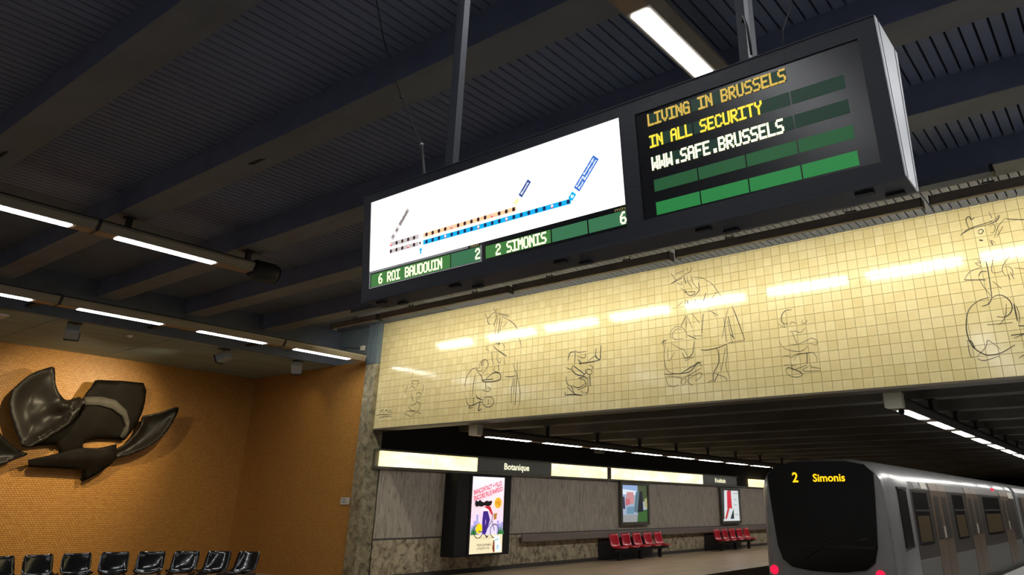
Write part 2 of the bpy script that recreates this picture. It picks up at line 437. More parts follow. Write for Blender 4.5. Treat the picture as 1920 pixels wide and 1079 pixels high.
# outlines traced once and stored in metres: drawings as X,Z on the tiles, sculpture as Y,Z in its own plane
MURAL = {
  'seated_small': '-13672,4581 -13726,4499 -13753,4458;-13714,4411 -13647,4390 -13455,4388;-13712,4396 -13695,4344 -13615,4308;-13496,4377 -13460,4345 -13513,4257;-13773,4207 -13696,4272 -13594,4228 -13555,4175;-13827,4283 -13891,4195 -13889,4101;-13325,4277 -13278,4237 -13288,4146 -13310,4063;-13681,4078 -13625,3974 -13580,3907;-13520,4065 -13451,4102 -13376,4089 -13318,4050;-13317,4042 -13466,3976 -13477,3893 -13390,3872 -13341,3813 -13362,3731 -13446,3653 -13565,3598;-13362,3983 -13440,3932;-13494,3866 -13655,3800;-13754,3820 -13620,3692 -13490,3670;-13781,3702 -13515,3699;-13859,3651 -13623,3560;-13425,3652 -13274,3608;-13585,3592 -13549,3555',
  'signature': '-14742,3721 -14728,3778 -14676,3731;-14707,3784 -14616,3785;-14627,3706 -14599,3748;-14559,3782 -14539,3723;-14558,3774 -14514,3779 -14522,3757 -14548,3752;-14480,3776 -14460,3717 -14405,3721;-14401,3771 -14382,3720;-14401,3771 -14356,3768;-14382,3720 -14313,3701;-14870,3664 -14712,3676 -14327,3645;-14769,3607 -14702,3614 -14479,3621 -14320,3602',
  'standing_hat': '-11163,5823 -11102,5718 -11052,5779;-11411,5708 -11330,5600 -11172,5687 -11029,5694;-11026,5653 -10701,5539;-11027,5666 -10810,5608 -10684,5550;-11330,5600 -11323,5503 -11246,5438;-11082,5688 -11057,5575 -11120,5435 -11135,5396;-11021,5570 -11087,5202;-10949,5560 -10997,5190;-10877,5550 -10946,5224;-10897,5580 -10643,5437;-10643,5437 -10517,5341 -10426,5223;-10729,5422 -10864,5320;-10384,5048 -10327,4925 -10295,4805;-11055,4985 -10914,4973 -10982,4937;-10861,4975 -10787,4888 -10800,4824;-11304,4961 -11316,4882 -11223,4832;-11106,4938 -11011,4848 -10722,4660;-11011,4848 -10705,4671;-11152,4837 -11142,4679 -11078,4516;-10990,4793 -10979,4609 -10887,4535 -10875,4624;-10771,4613 -10746,4482;-11041,4486 -11052,4384 -10892,4330;-10938,4501 -10912,4370;-10394,4561 -10379,4244 -10337,4041;-10508,4471 -10432,4299 -10360,4192;-10732,4226 -10545,4209 -10395,4220;-10493,4179 -10529,3908 -10515,3637;-10458,4151 -10460,3853;-10394,4195 -10415,3605;-10338,4066 -10286,3864 -10283,3596',
  'crouched_beside': '-11505,4506 -11493,4584 -11408,4654 -11299,4643 -11238,4532 -11303,4434 -11404,4352;-11424,4629 -11453,4527;-11371,4637 -11397,4508;-11505,4506 -11592,4462 -11480,4412 -11374,4441;-11596,4502 -11740,4476 -11875,4331 -11930,4112;-11620,4346 -11659,4154 -11672,3871;-11552,4406 -11417,4289 -11393,4209 -11283,4161 -10900,4165 -10873,4290 -11050,4345 -11288,4225;-11393,4209 -11076,4206;-11302,4175 -11271,3993;-11377,3989 -11198,3949 -11150,4009 -11241,4055;-11874,3886 -11826,3754 -11711,3682 -11430,3751;-11711,3682 -11761,3635 -11636,3639;-11635,3856 -11624,3714;-11549,3900 -11508,3833 -11362,3784;-11328,3795 -11208,3836 -11066,3800 -11025,3697 -11090,3627 -11228,3624 -11338,3694 -11328,3795;-11187,3784 -11180,3683;-11429,3726 -11469,3565 -11366,3596;-11711,3682 -11430,3739 -11340,3720',
  'arm_raised': '-8841,4578 -8781,4535 -8560,4534;-8841,4554 -8977,4545 -9035,4394;-8841,4542 -8869,4293;-8796,4453 -8618,4410 -8589,4502;-8780,4391 -8706,4312 -8735,4291;-8530,4329 -8356,4417 -8299,4376;-8327,4567 -8342,4404 -8242,4335 -8227,4438 -8212,4602;-8765,4306 -8501,4303 -8242,4323;-9079,4254 -8943,4205;-8899,4284 -8928,4204 -8823,4099 -8646,4059 -8559,4144;-8884,4271 -8617,4080;-8603,4160 -8501,4174 -8429,4109 -8472,4066 -8573,4099 -8603,4160;-8501,4256 -8415,4200 -8443,4157;-8763,4011 -8617,4033 -8559,3981;-9076,4087 -9044,3930 -8909,3860;-8909,3884 -8762,3825 -8588,3903;-8734,3997 -8617,3963 -8587,3845 -8791,3781;-9043,3871 -8908,3755 -8819,3702;-8939,3886 -8878,3730;-9086,3711 -8849,3704 -8674,3668;-9102,3771 -9086,3699;-8530,4025 -8530,3725 -8616,3732;-8487,4068 -8472,3835;-8689,3761 -8645,3711',
  'tall_cloaked': '-6577,5818 -6479,5663;-6603,5588 -6418,5680 -6176,5761 -6113,5845;-6472,5786 -6262,5817;-6229,5866 -6204,5793;-6571,5610 -6329,5678;-6452,5590 -6350,5546 -6362,5602;-6383,5497 -6256,5382 -6296,5456;-6298,5700 -6261,5558;-6224,5701 -6216,5577 -6135,5456;-6150,5702 -6102,5531 -6008,5408;-6001,5527 -5996,5380 -6117,5280;-6285,5387 -6173,5302 -6083,5367 -6314,5391;-6124,5656 -5924,5608 -5816,5523;-5815,5536 -5735,5469 -5633,5321 -5535,5149;-5693,5265 -5608,5278;-6091,5236 -6083,5129;-5858,5305 -5924,5158;-5694,5252 -5754,5183;-6279,5238 -6298,5162;-6250,5234 -6240,5153;-6338,5221 -6460,5146;-6178,4973 -6020,4761;-6295,4937 -6407,4756;-6266,4946 -6307,4717;-6254,4892 -6179,4700;-5939,4926 -5990,4573;-5824,4974 -5639,4857;-5743,4936 -5695,4840;-5359,4969 -5294,4783 -5172,4348;-5172,4348 -5488,4337;-5441,4956 -5511,4738 -5602,4425;-5452,4806 -5377,4398;-5534,4792 -5526,4366;-5471,4733 -5409,4328;-5424,4477 -5364,4396;-6036,4281 -5927,4259 -5721,4270 -5516,4316;-5721,4270 -5687,4176 -5700,3994 -5806,3834 -5815,3690;-5517,4304 -5526,4121 -5559,3931 -5497,3710;-5548,4246 -5656,3868;-5792,3833 -5586,3742 -5564,3680;-5712,3825 -5803,3677;-5813,3726 -5923,3688',
  'hooded_crouched': '-6651,4553 -6630,4681 -6523,4759 -6379,4727 -6299,4613 -6297,4535;-6607,4547 -6588,4649 -6496,4716 -6381,4688;-6591,4571 -6535,4526 -6362,4518;-6805,4428 -6786,4517 -6696,4545;-6832,4496 -6770,4541;-6740,4538 -6779,4334 -6791,4207 -6750,3999 -6623,3911 -6452,3890;-6702,4403 -6699,4146 -6561,4297;-6626,4459 -6485,4365 -6372,4314 -6295,4167;-6404,4267 -6352,4160 -6207,4220 -6152,4441;-6355,4110 -6182,4167;-6273,4571 -6107,4486;-6160,4544 -5979,4526;-6812,3916 -6624,3898 -6282,3904 -6105,4060 -6027,3978;-6452,3895 -6220,3997 -6022,4063;-6029,3953 -6228,3874 -6429,3793;-6770,3874 -6733,3721 -6606,3673 -6519,3702;-6741,3872 -6442,3807 -6460,3747 -6421,3670;-6371,3813 -6361,3738 -6406,3693;-6286,3830 -6319,3734 -6227,3653;-6289,3781 -6117,3863 -6035,3856 -6067,3785 -6180,3735',
  'sitting_alone': '-4281,4761 -4404,4755 -4474,4668 -4471,4572 -4425,4542;-4546,4558 -4433,4471 -4450,4545 -4379,4524 -4387,4560;-4344,4507 -4303,4549 -4211,4513;-4051,4562 -4056,4515 -4129,4502 -4110,4570;-4368,4397 -4248,4388 -4169,4355 -4090,4426;-4321,4386 -4248,4167;-4378,4182 -4248,4167 -4103,4207 -3994,4240 -3909,4173 -3950,4120 -4049,4166;-4543,4225 -4468,4123 -4308,4058 -4167,4054 -4077,4124;-4531,3979 -4434,3991 -4365,3961 -4266,4008 -4102,4001;-4335,3912 -4268,3985 -4148,4006 -4010,4002 -3951,3917 -3960,3839;-4102,4001 -4121,3833;-4508,3849 -4308,3829;-4494,3756 -4454,3798 -4385,3780 -4251,3711 -4210,3662;-4495,3745 -4443,3672 -4306,3630 -4210,3662;-4316,3762 -4124,3811;-4078,3806 -4036,3768 -3904,3733;-4103,3786 -4189,3750 -4169,3714 -3908,3700;-4379,3836 -4376,3745',
  'large_seated': '-1406,5592 -1422,5751 -1371,5791 -1349,5734 -1300,5762;-1540,5518 -1393,5602 -1084,5649;-1514,5538 -1351,5593 -1068,5620;-1098,5805 -1075,5697;-1144,5611 -1021,5647 -969,5724;-1114,5655 -1039,5664 -985,5728;-1298,5530 -1250,5558 -1223,5527 -1263,5485 -1300,5518;-1130,5570 -1072,5595 -1061,5542 -1095,5474 -1135,5483;-1298,5404 -1255,5382 -1291,5384 -1298,5404;-1175,5378 -1140,5283 -1147,5360 -1105,5301;-896,5644 -677,5582;-891,5668 -1016,5557 -1100,5387;-956,5544 -1067,5393;-1274,5062 -1270,4914 -1291,4509;-1160,5114 -1223,4881 -1081,4868;-937,5095 -1052,4971 -1089,4881 -1057,4780;-1060,4925 -999,4925 -961,4858 -978,4766;-1028,4823 -1016,4725;-995,4840 -965,4728;-1409,4841 -1365,4907 -1282,4904;-1411,4829 -1373,4689 -1291,4509;-1604,4826 -1510,4933 -1353,4978;-1604,4826 -1325,4778;-1239,4739 -1148,4616;-1293,4497 -1226,4527 -1148,4510 -1082,4429 -1064,4333 -1106,4247 -1185,4200 -1282,4220;-1291,4509 -1348,4422 -1446,4395;-1311,4512 -1461,4487 -1605,4390 -1678,4233 -1706,4048 -1676,3858 -1593,3746 -1481,3688 -1317,3704 -1132,3795;-1129,4389 -1173,4210 -1274,4097;-1036,4375 -1039,4283 -1040,4122;-1017,4349 -1000,4231 -1015,4096;-1716,3933 -1721,3725 -1688,3676;-1718,3921 -1669,3904 -1637,3785;-1635,3682 -1500,3804 -1464,3891 -1426,3875 -1318,3749;-1639,3659 -1554,3616 -1345,3662;-1043,4054 -972,4045 -879,4044;-1125,3884 -996,3924 -911,3880;-1119,3604 -1050,3641 -972,3665;-1383,5107 -1340,5050 -1414,5051 -1343,4976;-935,4890 -817,4856 -715,4790;-1424,4117 -1102,4108;-1155,3933 -993,3935',
}
SCULPT = {
  'shell': (-20.02, '6523,4583 6612,4547 6705,4241 6826,4034 7007,3880 7146,3911 7303,3977 7362,3774 7342,3581 7241,3383 6960,3113 6464,2780 6298,2917 6083,3255 5919,3596 5886,3833 5919,4018 6094,4287 6251,4433'),
  'ridge': (-20.02, '7340,3868 7127,3374 6782,3040 6463,2786'),
  'body': (-20.30, '6556,2790 7059,3128 7342,3408 7459,3610 7465,3804 7411,4010 7478,4182 7591,4428 8122,4480 8685,4500 8809,4323 8852,4050 8862,3845 8810,3466 8625,3101 8269,3110 7961,3088 7761,3027 7708,2928 7763,2821 7245,2708 7261,2823 7114,2900 6816,2851'),
  'arch': (-20.26, '7402,4006 7787,4049 8115,4002 8420,3798 8575,3544 8609,3314 8588,3114 8501,3140 8546,3408 8389,3645 8096,3800 7770,3849 7447,3816'),
  'topbev': (-20.26, '7516,4282 7576,4423 8106,4475 8668,4495 8792,4318 8648,4353 8127,4382'),
  'low': (-20.18, '6621,2528 7173,2706 7545,2851 7964,2860 8342,2980 8439,2663 8332,2467 8103,2255 7866,2109 7854,2354 7482,2371 7025,2383 6670,2383'),
  'right': (-20.12, '8829,3694 9197,3814 9571,3973 9558,3691 9384,3264 9076,2941 8752,2758 8420,2660 8397,2836 8598,3010 8811,3389'),
  'wing': (-20.18, '5944,3075 6148,2884 6399,2723 6577,2650 6345,2515 6117,2389 5824,2349 5450,2472 5641,2679 5823,2949'),
}
# ------------------------------------------------------------------ the hall and the tunnel mouth
YF = 11.915                 # face of the tiled wall
XW = -14.95                 # marble wall beyond it
XL = -20.5                  # orange side wall
XR2 = 6.9
YB = -9.0
ZC = 5.95                   # underside of the slatted ceiling
ZB = 5.60                   # underside of the beams
ZT = 6.0

# floors and track
mb = MB().box(XL - 0.3, -9.85, YB, YF + 0.2, -0.3, 0).box(XW - 0.3, -9.85, YF + 0.2, 62, -0.3, 0)
mb.box(-9.95, -9.85, YB, 62, -1.2, -0.3)
struct(mb, 'floor', 'floor', 'brown terrazzo platform floor beyond the tracks', 'floor')
mb = MB().box(-3.72, XR2 + 0.3, YB, YF + 0.2, -0.3, 0).box(-3.72, 1.65, YF + 0.2, 62, -0.3, 0)
mb.box(-3.72, -3.62, YB, 62, -1.2, -0.3)
struct(mb, 'floor', 'nearfloor', 'pale terrazzo platform floor beside the train', 'floor')
struct(MB().box(-9.95, -3.62, YB, 62, -1.4, -1.2), 'ground', 'ballast', 'dark ballast track bed between the two platforms', 'track bed')
for x in (-9.05, -7.62, -5.95, -4.52):
    mb = MB().prism([(x - 0.07, -1.2), (x + 0.07, -1.2), (x + 0.02, -1.16), (x + 0.035, -1.06), (x - 0.035, -1.06), (x - 0.02, -1.16)], 'y', YB, 61)
    tag(mb.build('rail', 'rail'), {-9.05: 'steel rail beside the edge of the brown platform', -7.62: 'inner steel rail of the empty track',
        -5.95: 'inner steel rail under the train', -4.52: 'steel rail under the train along the pale platform'}[x], 'rail', 'running rails')

# walls of the hall
struct(MB().box(XL - 0.3, XL, YB, YF + 0.3, 0, 5.08), 'wall_left', 'mosaic', 'orange mosaic side wall carrying the bronze sculpture', 'wall')
struct(MB().box(XL, -15.36, YF, YF + 0.3, 0, 5.06), 'wall_end', 'mosaic', 'orange mosaic end wall next to the stone pillar', 'wall')
struct(MB().box(-16.8, XW, YF, YF + 0.3, 5.06, ZT + 0.2), 'wall_upper', 'bluewall', 'blue painted wall above the orange end wall', 'wall')
mb = MB().box(-15.36, XW, 11.80, YF + 0.3, 0, 4.93)
pil = struct(mb, 'wall_pillar', 'stonecol', 'mottled grey stone pillar between the orange wall and the tunnel', 'pillar', bevel=0.01)
fr = struct(MB().box(-15.40, -14.96, 11.84, YF, 4.93, ZT), 'trim_1', 'bluewall', 'blue fluted steel post at the end of the tiled wall', 'post')
for x in (-15.36, -15.24, -15.12, -15.0):
    MB().box(x - 0.018, x + 0.018, 11.80, 11.84, 4.95, ZT - 0.05).build('flute', 'bluewall', fr)
for z in (5.06, 5.18, 5.36, 5.52, 5.70):
    MB().box(-15.56, -15.42, 11.88, YF, z, z + 0.05).build('louvre', 'bluewall', fr)
struct(MB().box(XR2, XR2 + 0.3, YB, YF + 0.3, 0, ZT), 'wall_right', 'farwall', 'grey wall behind the near platform', 'wall')
struct(MB().box(1.35, XR2, YF, YF + 0.3, 0, ZT), 'wall_end_right', 'farwall', 'grey end wall of the near platform', 'wall')
struct(MB().box(XL, XR2, YB - 0.3, YB, -1.4, ZT), 'wall_back', 'farwall', 'wall at the far end of the hall behind the viewer', 'wall')

# lower soffit over the left platform
lc = struct(MB().box(XL, -16.8, YB, YF, 5.06, 5.30), 'ceiling_lower', 'lowceil', 'grey green lowered ceiling strip above the orange wall', 'ceiling')
MB().box(-16.82, -16.72, YB, YF, 5.06, ZC).build('bulkhead', 'plainceil', lc)
for k in range(9):
    MB().box(XL, -16.82, YB + 0.6 + 2.3 * k, YB + 0.612 + 2.3 * k, 5.052, 5.06).build('joint_strip', 'lowceil', lc)

# slatted ceiling with beams
BEAMS = [9.62, 7.74, 5.92, 4.01, 2.09, 0.17, -1.75, -3.67, -5.59, -7.51]
BW = 0.41
mb = MB().box(-16.8, XR2, YB, YF + 0.2, ZC + 0.045, ZT + 0.25)
ceil = struct(mb, 'ceiling', 'groove', 'dark slatted ceiling carried by cross beams', 'ceiling')
MB().box(-16.8, -12.45, YB, YF, ZC, ZC + 0.045).build('plain_panel', 'plainceil', ceil)
MB().box(3.15, XR2, YB, YF, ZC, ZC + 0.045).build('plain_panel', 'plainceil', ceil)
for y in BEAMS:
    bo = MB().box(-16.75, XR2, y, y + BW, ZB, ZC + 0.045).build('beam', 'beam', ceil, bevel=0.008)
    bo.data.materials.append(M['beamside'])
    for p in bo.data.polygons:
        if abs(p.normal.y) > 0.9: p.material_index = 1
PITCH = 0.1265
edges = [YF] + BEAMS
cands = []
bays = []
for i, yb in enumerate(BEAMS):
    y0 = yb + BW
    y1 = YF if i == 0 else BEAMS[i - 1]
    bays.append((y0, y1))
bays.append((YB, BEAMS[-1]))
nslat = int((3.15 + 12.45) / PITCH)
for bi, (y0, y1) in enumerate(bays):
    for k in range(nslat):
        x = -12.45 + PITCH * (k + 0.5)
        seen = 0
        near = 99.0
        for y in (y0 + 0.1, (y0 + y1) / 2, y1 - 0.05):
            u, v, d = px((x, y, ZC))
            if 0 <= u <= 1920 and 0 <= v <= 1079:
                onsign = 677 < u < 1700 and (372 - 0.36 * (u - 677)) < v
                if not onsign:
                    seen += 1; near = min(near, d)
        cands.append((seen / (near * near) if seen else 0.0, bi, x))
cands.sort(key=lambda c: -c[0])
slat_me = {}
def slat_mesh(bi):
    if bi not in slat_me:
        y0, y1 = bays[bi]
        slat_me[bi] = MB().prism([(-0.0535, ZC + 0.004), (-0.0495, ZC), (0.0495, ZC), (0.0535, ZC + 0.004), (0.0535, ZC + 0.045), (-0.0535, ZC + 0.045)], 'y', y0, y1).mesh('slat', M['slat'])
    return slat_me[bi]
rest = MB()
for n, (s, bi, x) in enumerate(cands):
    if n < 300:
        share('slat', slat_mesh(bi), (x, 0, 0), ceil)
    else:
        y0, y1 = bays[bi]
        rest.prism([(x - 0.0535, ZC + 0.045), (x - 0.0535, ZC), (x + 0.0535, ZC), (x + 0.0535, ZC + 0.045)], 'y', y0, y1)
tag(rest.build('slats', 'slat', ceil, fix=True), kind='stuff')
for a in [(-10.6, 2.28), (-8.25, 4.22)]:
    MB().hexa([(a[0], a[1] - 0.02, ZB - 0.004), (a[0] + 0.25, a[1] - 0.01, ZB - 0.004), (a[0] + 0.32, a[1] + 0.03, ZB - 0.004), (a[0] + 0.05, a[1] + 0.035, ZB - 0.004),
               (a[0], a[1] - 0.02, ZB + 0.01), (a[0] + 0.25, a[1] - 0.01, ZB + 0.01), (a[0] + 0.32, a[1] + 0.03, ZB + 0.01), (a[0] + 0.05, a[1] + 0.035, ZB + 0.01)]).build('chipped_patch', 'deepblack', ceil)

# tiled lintel wall
P = 0.16
TZ0 = 3.36
fas = struct(MB().box(XW, 1.35, YF + 0.012, YF + 0.34, TZ0, ZT + 0.2), 'wall_front', 'grout', 'cream tiled lintel wall with line drawings above the tunnel', 'wall')
MB().box(XW, 1.35, YF - 0.012, YF + 0.36, TZ0 - 0.035, TZ0).build('edge_trim', 'steeledge', fas)
cols = int((1.35 - XW) / P)
tc = []
for i in range(cols):
    for j in range(17):
        x, z = XW + P * (i + 0.5), TZ0 + P * (j + 0.5)
        u, v, d = px((x, YF, z))
        vis = 0 <= u <= 1930 and v >= 0 and z < 5.93
        tc.append((1 / d if vis else 0, x, z))
tc.sort(key=lambda c: -c[0])
def tile_geo(mb, x, z, tx, tz):
    h = P / 2 - 0.0016
    c = h - 0.0014
    top = min(h, ZT - z) if z + h > ZT else h
    n = len(mb.v)
    def fy(a, b):
        return YF + a * tx + b * tz
    mb.v += [(x - c, fy(-c, -c), z - c), (x + c, fy(c, -c), z - c), (x + c, fy(c, c), z + min(c, top)), (x - c, fy(-c, c), z + min(c, top)),
             (x - h, YF + 0.013, z - h), (x + h, YF + 0.013, z - h), (x + h, YF + 0.013, z + top), (x - h, YF + 0.013, z + top)]
    for q in ((0, 1, 2, 3), (4, 5, 1, 0), (5, 6, 2, 1), (6, 7, 3, 2), (7, 4, 0, 3)):
        mb.f.append([n + k for k in q]); mb.sm.append(False)
rest = MB()
kinds = []
for k in range(6):
    q = MB(); tile_geo(q, 0, 0, random.gauss(0, 0.0004), random.gauss(0, 0.0004))
    q.v = [(a, b - YF, c) for a, b, c in q.v]
    kinds.append(q.mesh('tile', M['tile'], fix=False))
for n, (s, x, z) in enumerate(tc):
    if n < 300 and z + 0.08 < ZT:
        share('tile', kinds[random.randrange(6)], (x, YF, z), fas)
    elif z - 0.07 < ZT:
        tile_geo(rest, x, z, random.gauss(0, 0.0004), random.gauss(0, 0.0004))
tag(rest.build('tiles', 'tile', fas, fix=False), kind='stuff')

# drawings on the tiles
NAMES = {'seated_small': 'small faint squatting figure', 'signature': 'faint scribbled signature with underlines', 'standing_hat': 'standing figure with hat and walking frame',
         'crouched_beside': 'bent figure holding a round wheel', 'arm_raised': 'crouching figure with a raised arm', 'tall_cloaked': 'tall cloaked figure with hat and stool',
         'hooded_crouched': 'hooded crouching figure', 'sitting_alone': 'figure sitting alone with crossed legs', 'large_seated': 'large figure with brimmed hat'}
def spline(pts, n=5):
    if len(pts) < 3: return pts
    out = []
    for i in range(len(pts) - 1):
        p0, p1, p2, p3 = pts[max(i - 1, 0)], pts[i], pts[i + 1], pts[min(i + 2, len(pts) - 1)]
        for k in range(n):
            t = k / n
            out.append(tuple(0.5 * (2 * b + (c - a) * t + (2 * a - 5 * b + 4 * c - d) * t * t + (3 * b - a - 3 * c + d) * t ** 3) for a, b, c, d in zip(p0, p1, p2, p3)))
    out.append(pts[-1])
    return out
for key, data in MURAL.items():
    mb = [MB(), MB()]
    for si, st in enumerate(data.split(';')):
        pts = spline([tuple(int(c) / 1000 for c in q.split(',')) for q in st.split(' ')])
        mx = sum(p[0] for p in pts) / len(pts)
        heavy = (si * 7 + len(pts)) % 3 == 0
        if key in ('seated_small', 'signature'): heavy = False
        w = (0.0070 if heavy else 0.0046) + 0.00025 * max(0, -mx - 3)
        if key in ('arm_raised', 'crouched_beside'): w *= 1.25
        m = mb[0 if heavy else 1]
        n0 = len(m.v)
        for i, p in enumerate(pts):
            a, b = pts[max(i - 1, 0)], pts[min(i + 1, len(pts) - 1)]
            dx, dz = b[0] - a[0], b[1] - a[1]
            l = math.hypot(dx, dz) or 1
            tw = w * (0.55 + 0.45 * math.sin(math.pi * (i + 0.6) / (len(pts) + 0.2)))
            y = YF - 0.0035
            m.v += [(p[0] - dz / l * tw, y, p[1] + dx / l * tw), (p[0] + dz / l * tw, y, p[1] - dx / l * tw)]
        for i in range(len(pts) - 1):
            m.f.append([n0 + 2 * i, n0 + 2 * i + 1, n0 + 2 * i + 3, n0 + 2 * i + 2]); m.sm.append(False)
    dr = None
    if mb[0].v:
        dr = tag(mb[0].build('line_drawing', 'ink', fas, fix=False), 'black line drawing of a ' + NAMES[key])
    if mb[1].v:
        o = mb[1].build('thin_line' if dr else 'line_drawing', 'inkthin', dr or fas, fix=False)
        if not dr: tag(o, 'line drawing of a ' + NAMES[key])

# tunnel beyond the lintel
tcl = struct(MB().box(XW - 0.3, 1.65, YF + 0.34, 62, 3.92, 4.2), 'ceiling_tunnel', 'tunnelceil', 'dark ribbed ceiling of the tunnel platforms', 'ceiling')
y = 14.75
while y < 60:
    MB().prism([(y, 3.92), (y + 0.06, 3.52), (y + 0.44, 3.52), (y + 0.50, 3.92)], 'x', XW, 1.35).build('rib', 'tunnelbeam', tcl)
    y += 2.2
struct(MB().box(XW - 0.3, 1.65, 62, 62.3, -1.4, 4.2), 'wall_tunnel_end', 'deepblack', 'black end of the tunnel', 'wall')
wf = struct(MB().box(XW - 0.3, XW, YF + 0.3, 62, 0, 4.2), 'wall_far', 'deepblack', 'marble clad wall of the far platform', 'wall')
pn = {}
def panel(w, z0, z1, mt):
    key = (w, z0, z1, mt)
    if key not in pn:
        pn[key] = MB().box(0, 0.025, 0.006, w - 0.006, z0, z1).mesh('marble_panel', M[mt])
    return pn[key]
y = YF + 0.31
k = 0
while y < 58:
    w = 1.63
    share('marble_panel', panel(w, 0.90, 2.50, 'marble'), (XW, y, 0), wf)
    share('marble_panel', panel(w, 0.10, 0.86, 'breccia'), (XW, y, 0), wf)
    y += w; k += 1
MB().box(XW, XW + 0.03, YF + 0.31, 58, 0.0, 0.09).build('skirting', 'print', wf)
MB().box(XW, XW + 0.02, YF + 0.31, 58, 0.862, 0.898).build('joint', 'print', wf)
struct(MB().box(1.35, 1.65, YF + 0.3, 62, 0, 4.2), 'wall_tunnel_right', 'deepblack', 'dark wall of the near platform in the tunnel', 'wall')
# ------------------------------------------------------------------ fluorescent strips
def strip(label, x, z, y0, y1, lamps, hang, ztop, clips=(), lamp='lamp', group='fluorescent light strips', half=0.085, name='light_strip', arms=None, body='trunk'):
    r = thing(name, (x, y0, z), label, 'light strip', group)
    h = MB().prism([(x - 0.115, z), (x + 0.115, z), (x + 0.165, z + 0.10), (x + 0.165, z + 0.135), (x - 0.165, z + 0.135), (x - 0.165, z + 0.10)], 'y', y0, y1).build('housing', body, r)
    MB().box(x - 0.14, x + 0.14, y0, y1, z + 0.135, z + 0.165).build('mounting_rail', 'black', r)
    prev = y0
    for a, b in lamps:
        w = half
        MB().prism([(x - w, a + 0.02), (x - w + 0.02, a), (x + w - 0.02, a), (x + w, a + 0.02), (x + w, b - 0.02), (x + w - 0.02, b), (x - w + 0.02, b), (x - w, b - 0.02)], 'z', z - 0.006, z + 0.001).build('diffuser', lamp, r)
        if a - prev > 0.1:
            c = MB().box(x - 0.105, x + 0.105, prev + 0.03, a - 0.03, z - 0.004, z + 0.001).build('cover_plate', 'trunkplate', r)
        prev = b
    if y1 - prev > 0.1:
        MB().box(x - 0.105, x + 0.105, prev + 0.03, y1 - 0.02, z - 0.004, z + 0.001).build('cover_plate', 'trunkplate', r)
    for y in clips:
        m = MB()
        prof = [(-0.118, 0.004), (0.118, 0.004), (0.172, 0.10), (0.172, 0.14), (0.178, 0.14), (0.178, 0.098), (0.122, -0.008), (-0.122, -0.008), (-0.178, 0.098), (-0.178, 0.14), (-0.172, 0.14), (-0.172, 0.10)]
        m.prism([(x + a, z + b) for a, b in prof], 'y', y - 0.022, y + 0.022).build('clip', 'black', r)
    if arms is not None:
        for a, b in lamps:
            MB().box(arms, x + 0.05, a - 0.40, a - 0.30, z + 0.165, z + 0.20).build('bracket_arm', 'black', r)
    for y in hang:
        m = MB().box(x - 0.03, x + 0.03, y - 0.04, y + 0.04, z + 0.165, ztop - 0.02)
        m.box(x - 0.07, x + 0.07, y - 0.07, y + 0.07, ztop - 0.02, ztop)
        m.build('hanger', 'black', r)
    return r

def drum(x, y, z, label):
    r = thing('loudspeaker', (x, y, z), label, 'loudspeaker', 'drum loudspeakers at strip ends')
    m = MB()
    m.tube([(x, y, z + 0.10), (x, y + 0.06, z + 0.10), (x, y + 0.40, z + 0.10), (x, y + 0.46, z + 0.10)], [0.13, 0.175, 0.175, 0.14], 18)
    m.build('body', 'black', r)
    MB().tube([(x, y + 0.46, z + 0.10), (x, y + 0.475, z + 0.10)], [0.15, 0.15], 18).build('grille', 'rubber', r)

hall = [(4.09 - 2.08 * k, 5.575 - 2.08 * k) for k in range(0, 6)]
hall = sorted(hall)
mid = [3.79 - 2.08 * k for k in range(0, 5)]
hangers = [y + 0.2 for y in BEAMS if -7 < y < 6]
strip('fluorescent light strip running over the information sign', -2.44, 5.25, -7.2, 6.18, hall, hangers, ZB, mid)
strip('fluorescent light strip ending in a black drum loudspeaker', -11.41, 5.25, -7.2, 6.18, hall, hangers, ZB, mid)
drum(-11.41, 6.2, 5.22, 'black drum loudspeaker at the end of the far ceiling strip')
drum(-2.44, 6.2, 5.22, 'black drum loudspeaker behind the information sign')
lb = sorted([(9.70 - 2.27 * k, 11.22 - 2.27 * k) for k in range(0, 8)])
strip('long fluorescent light strip beside the lowered ceiling', -15.3, 4.98, -7.2, 11.62, lb, [], ZB, [9.35, 4.81], arms=-16.72)
strip('fluorescent light strip over the near platform wall side', 1.15, 5.05, -7.2, 11.3, lb, [y + 0.2 for y in BEAMS if y < 10], ZB, [9.35, 4.81])
tl = [(12.80 + 2.09 * k, 14.30 + 2.09 * k) for k in range(0, 16)]
for x, lab in ((-12.0, 'fluorescent light strip in the tunnel over the red seats platform'), (-2.97, 'fluorescent light strip in the tunnel beside the train')):
    r = strip(lab, x, 3.10, 12.52, 46.0, tl, [14.75 + 0.25 + 2.2 * k for k in range(0, 14)], 3.52, [], lamp='tlamp', group='tunnel light strips', body='trunkdark')
    MB().box(x - 0.155, x + 0.125, 12.34, 12.53, 3.10, 3.345).build('end_box', 'whiteplastic', r, bevel=0.03)
    MB().ball((x + 0.03, 12.62, 3.06), (0.05, 0.05, 0.05)).build('end_knob', 'deepblack', r)

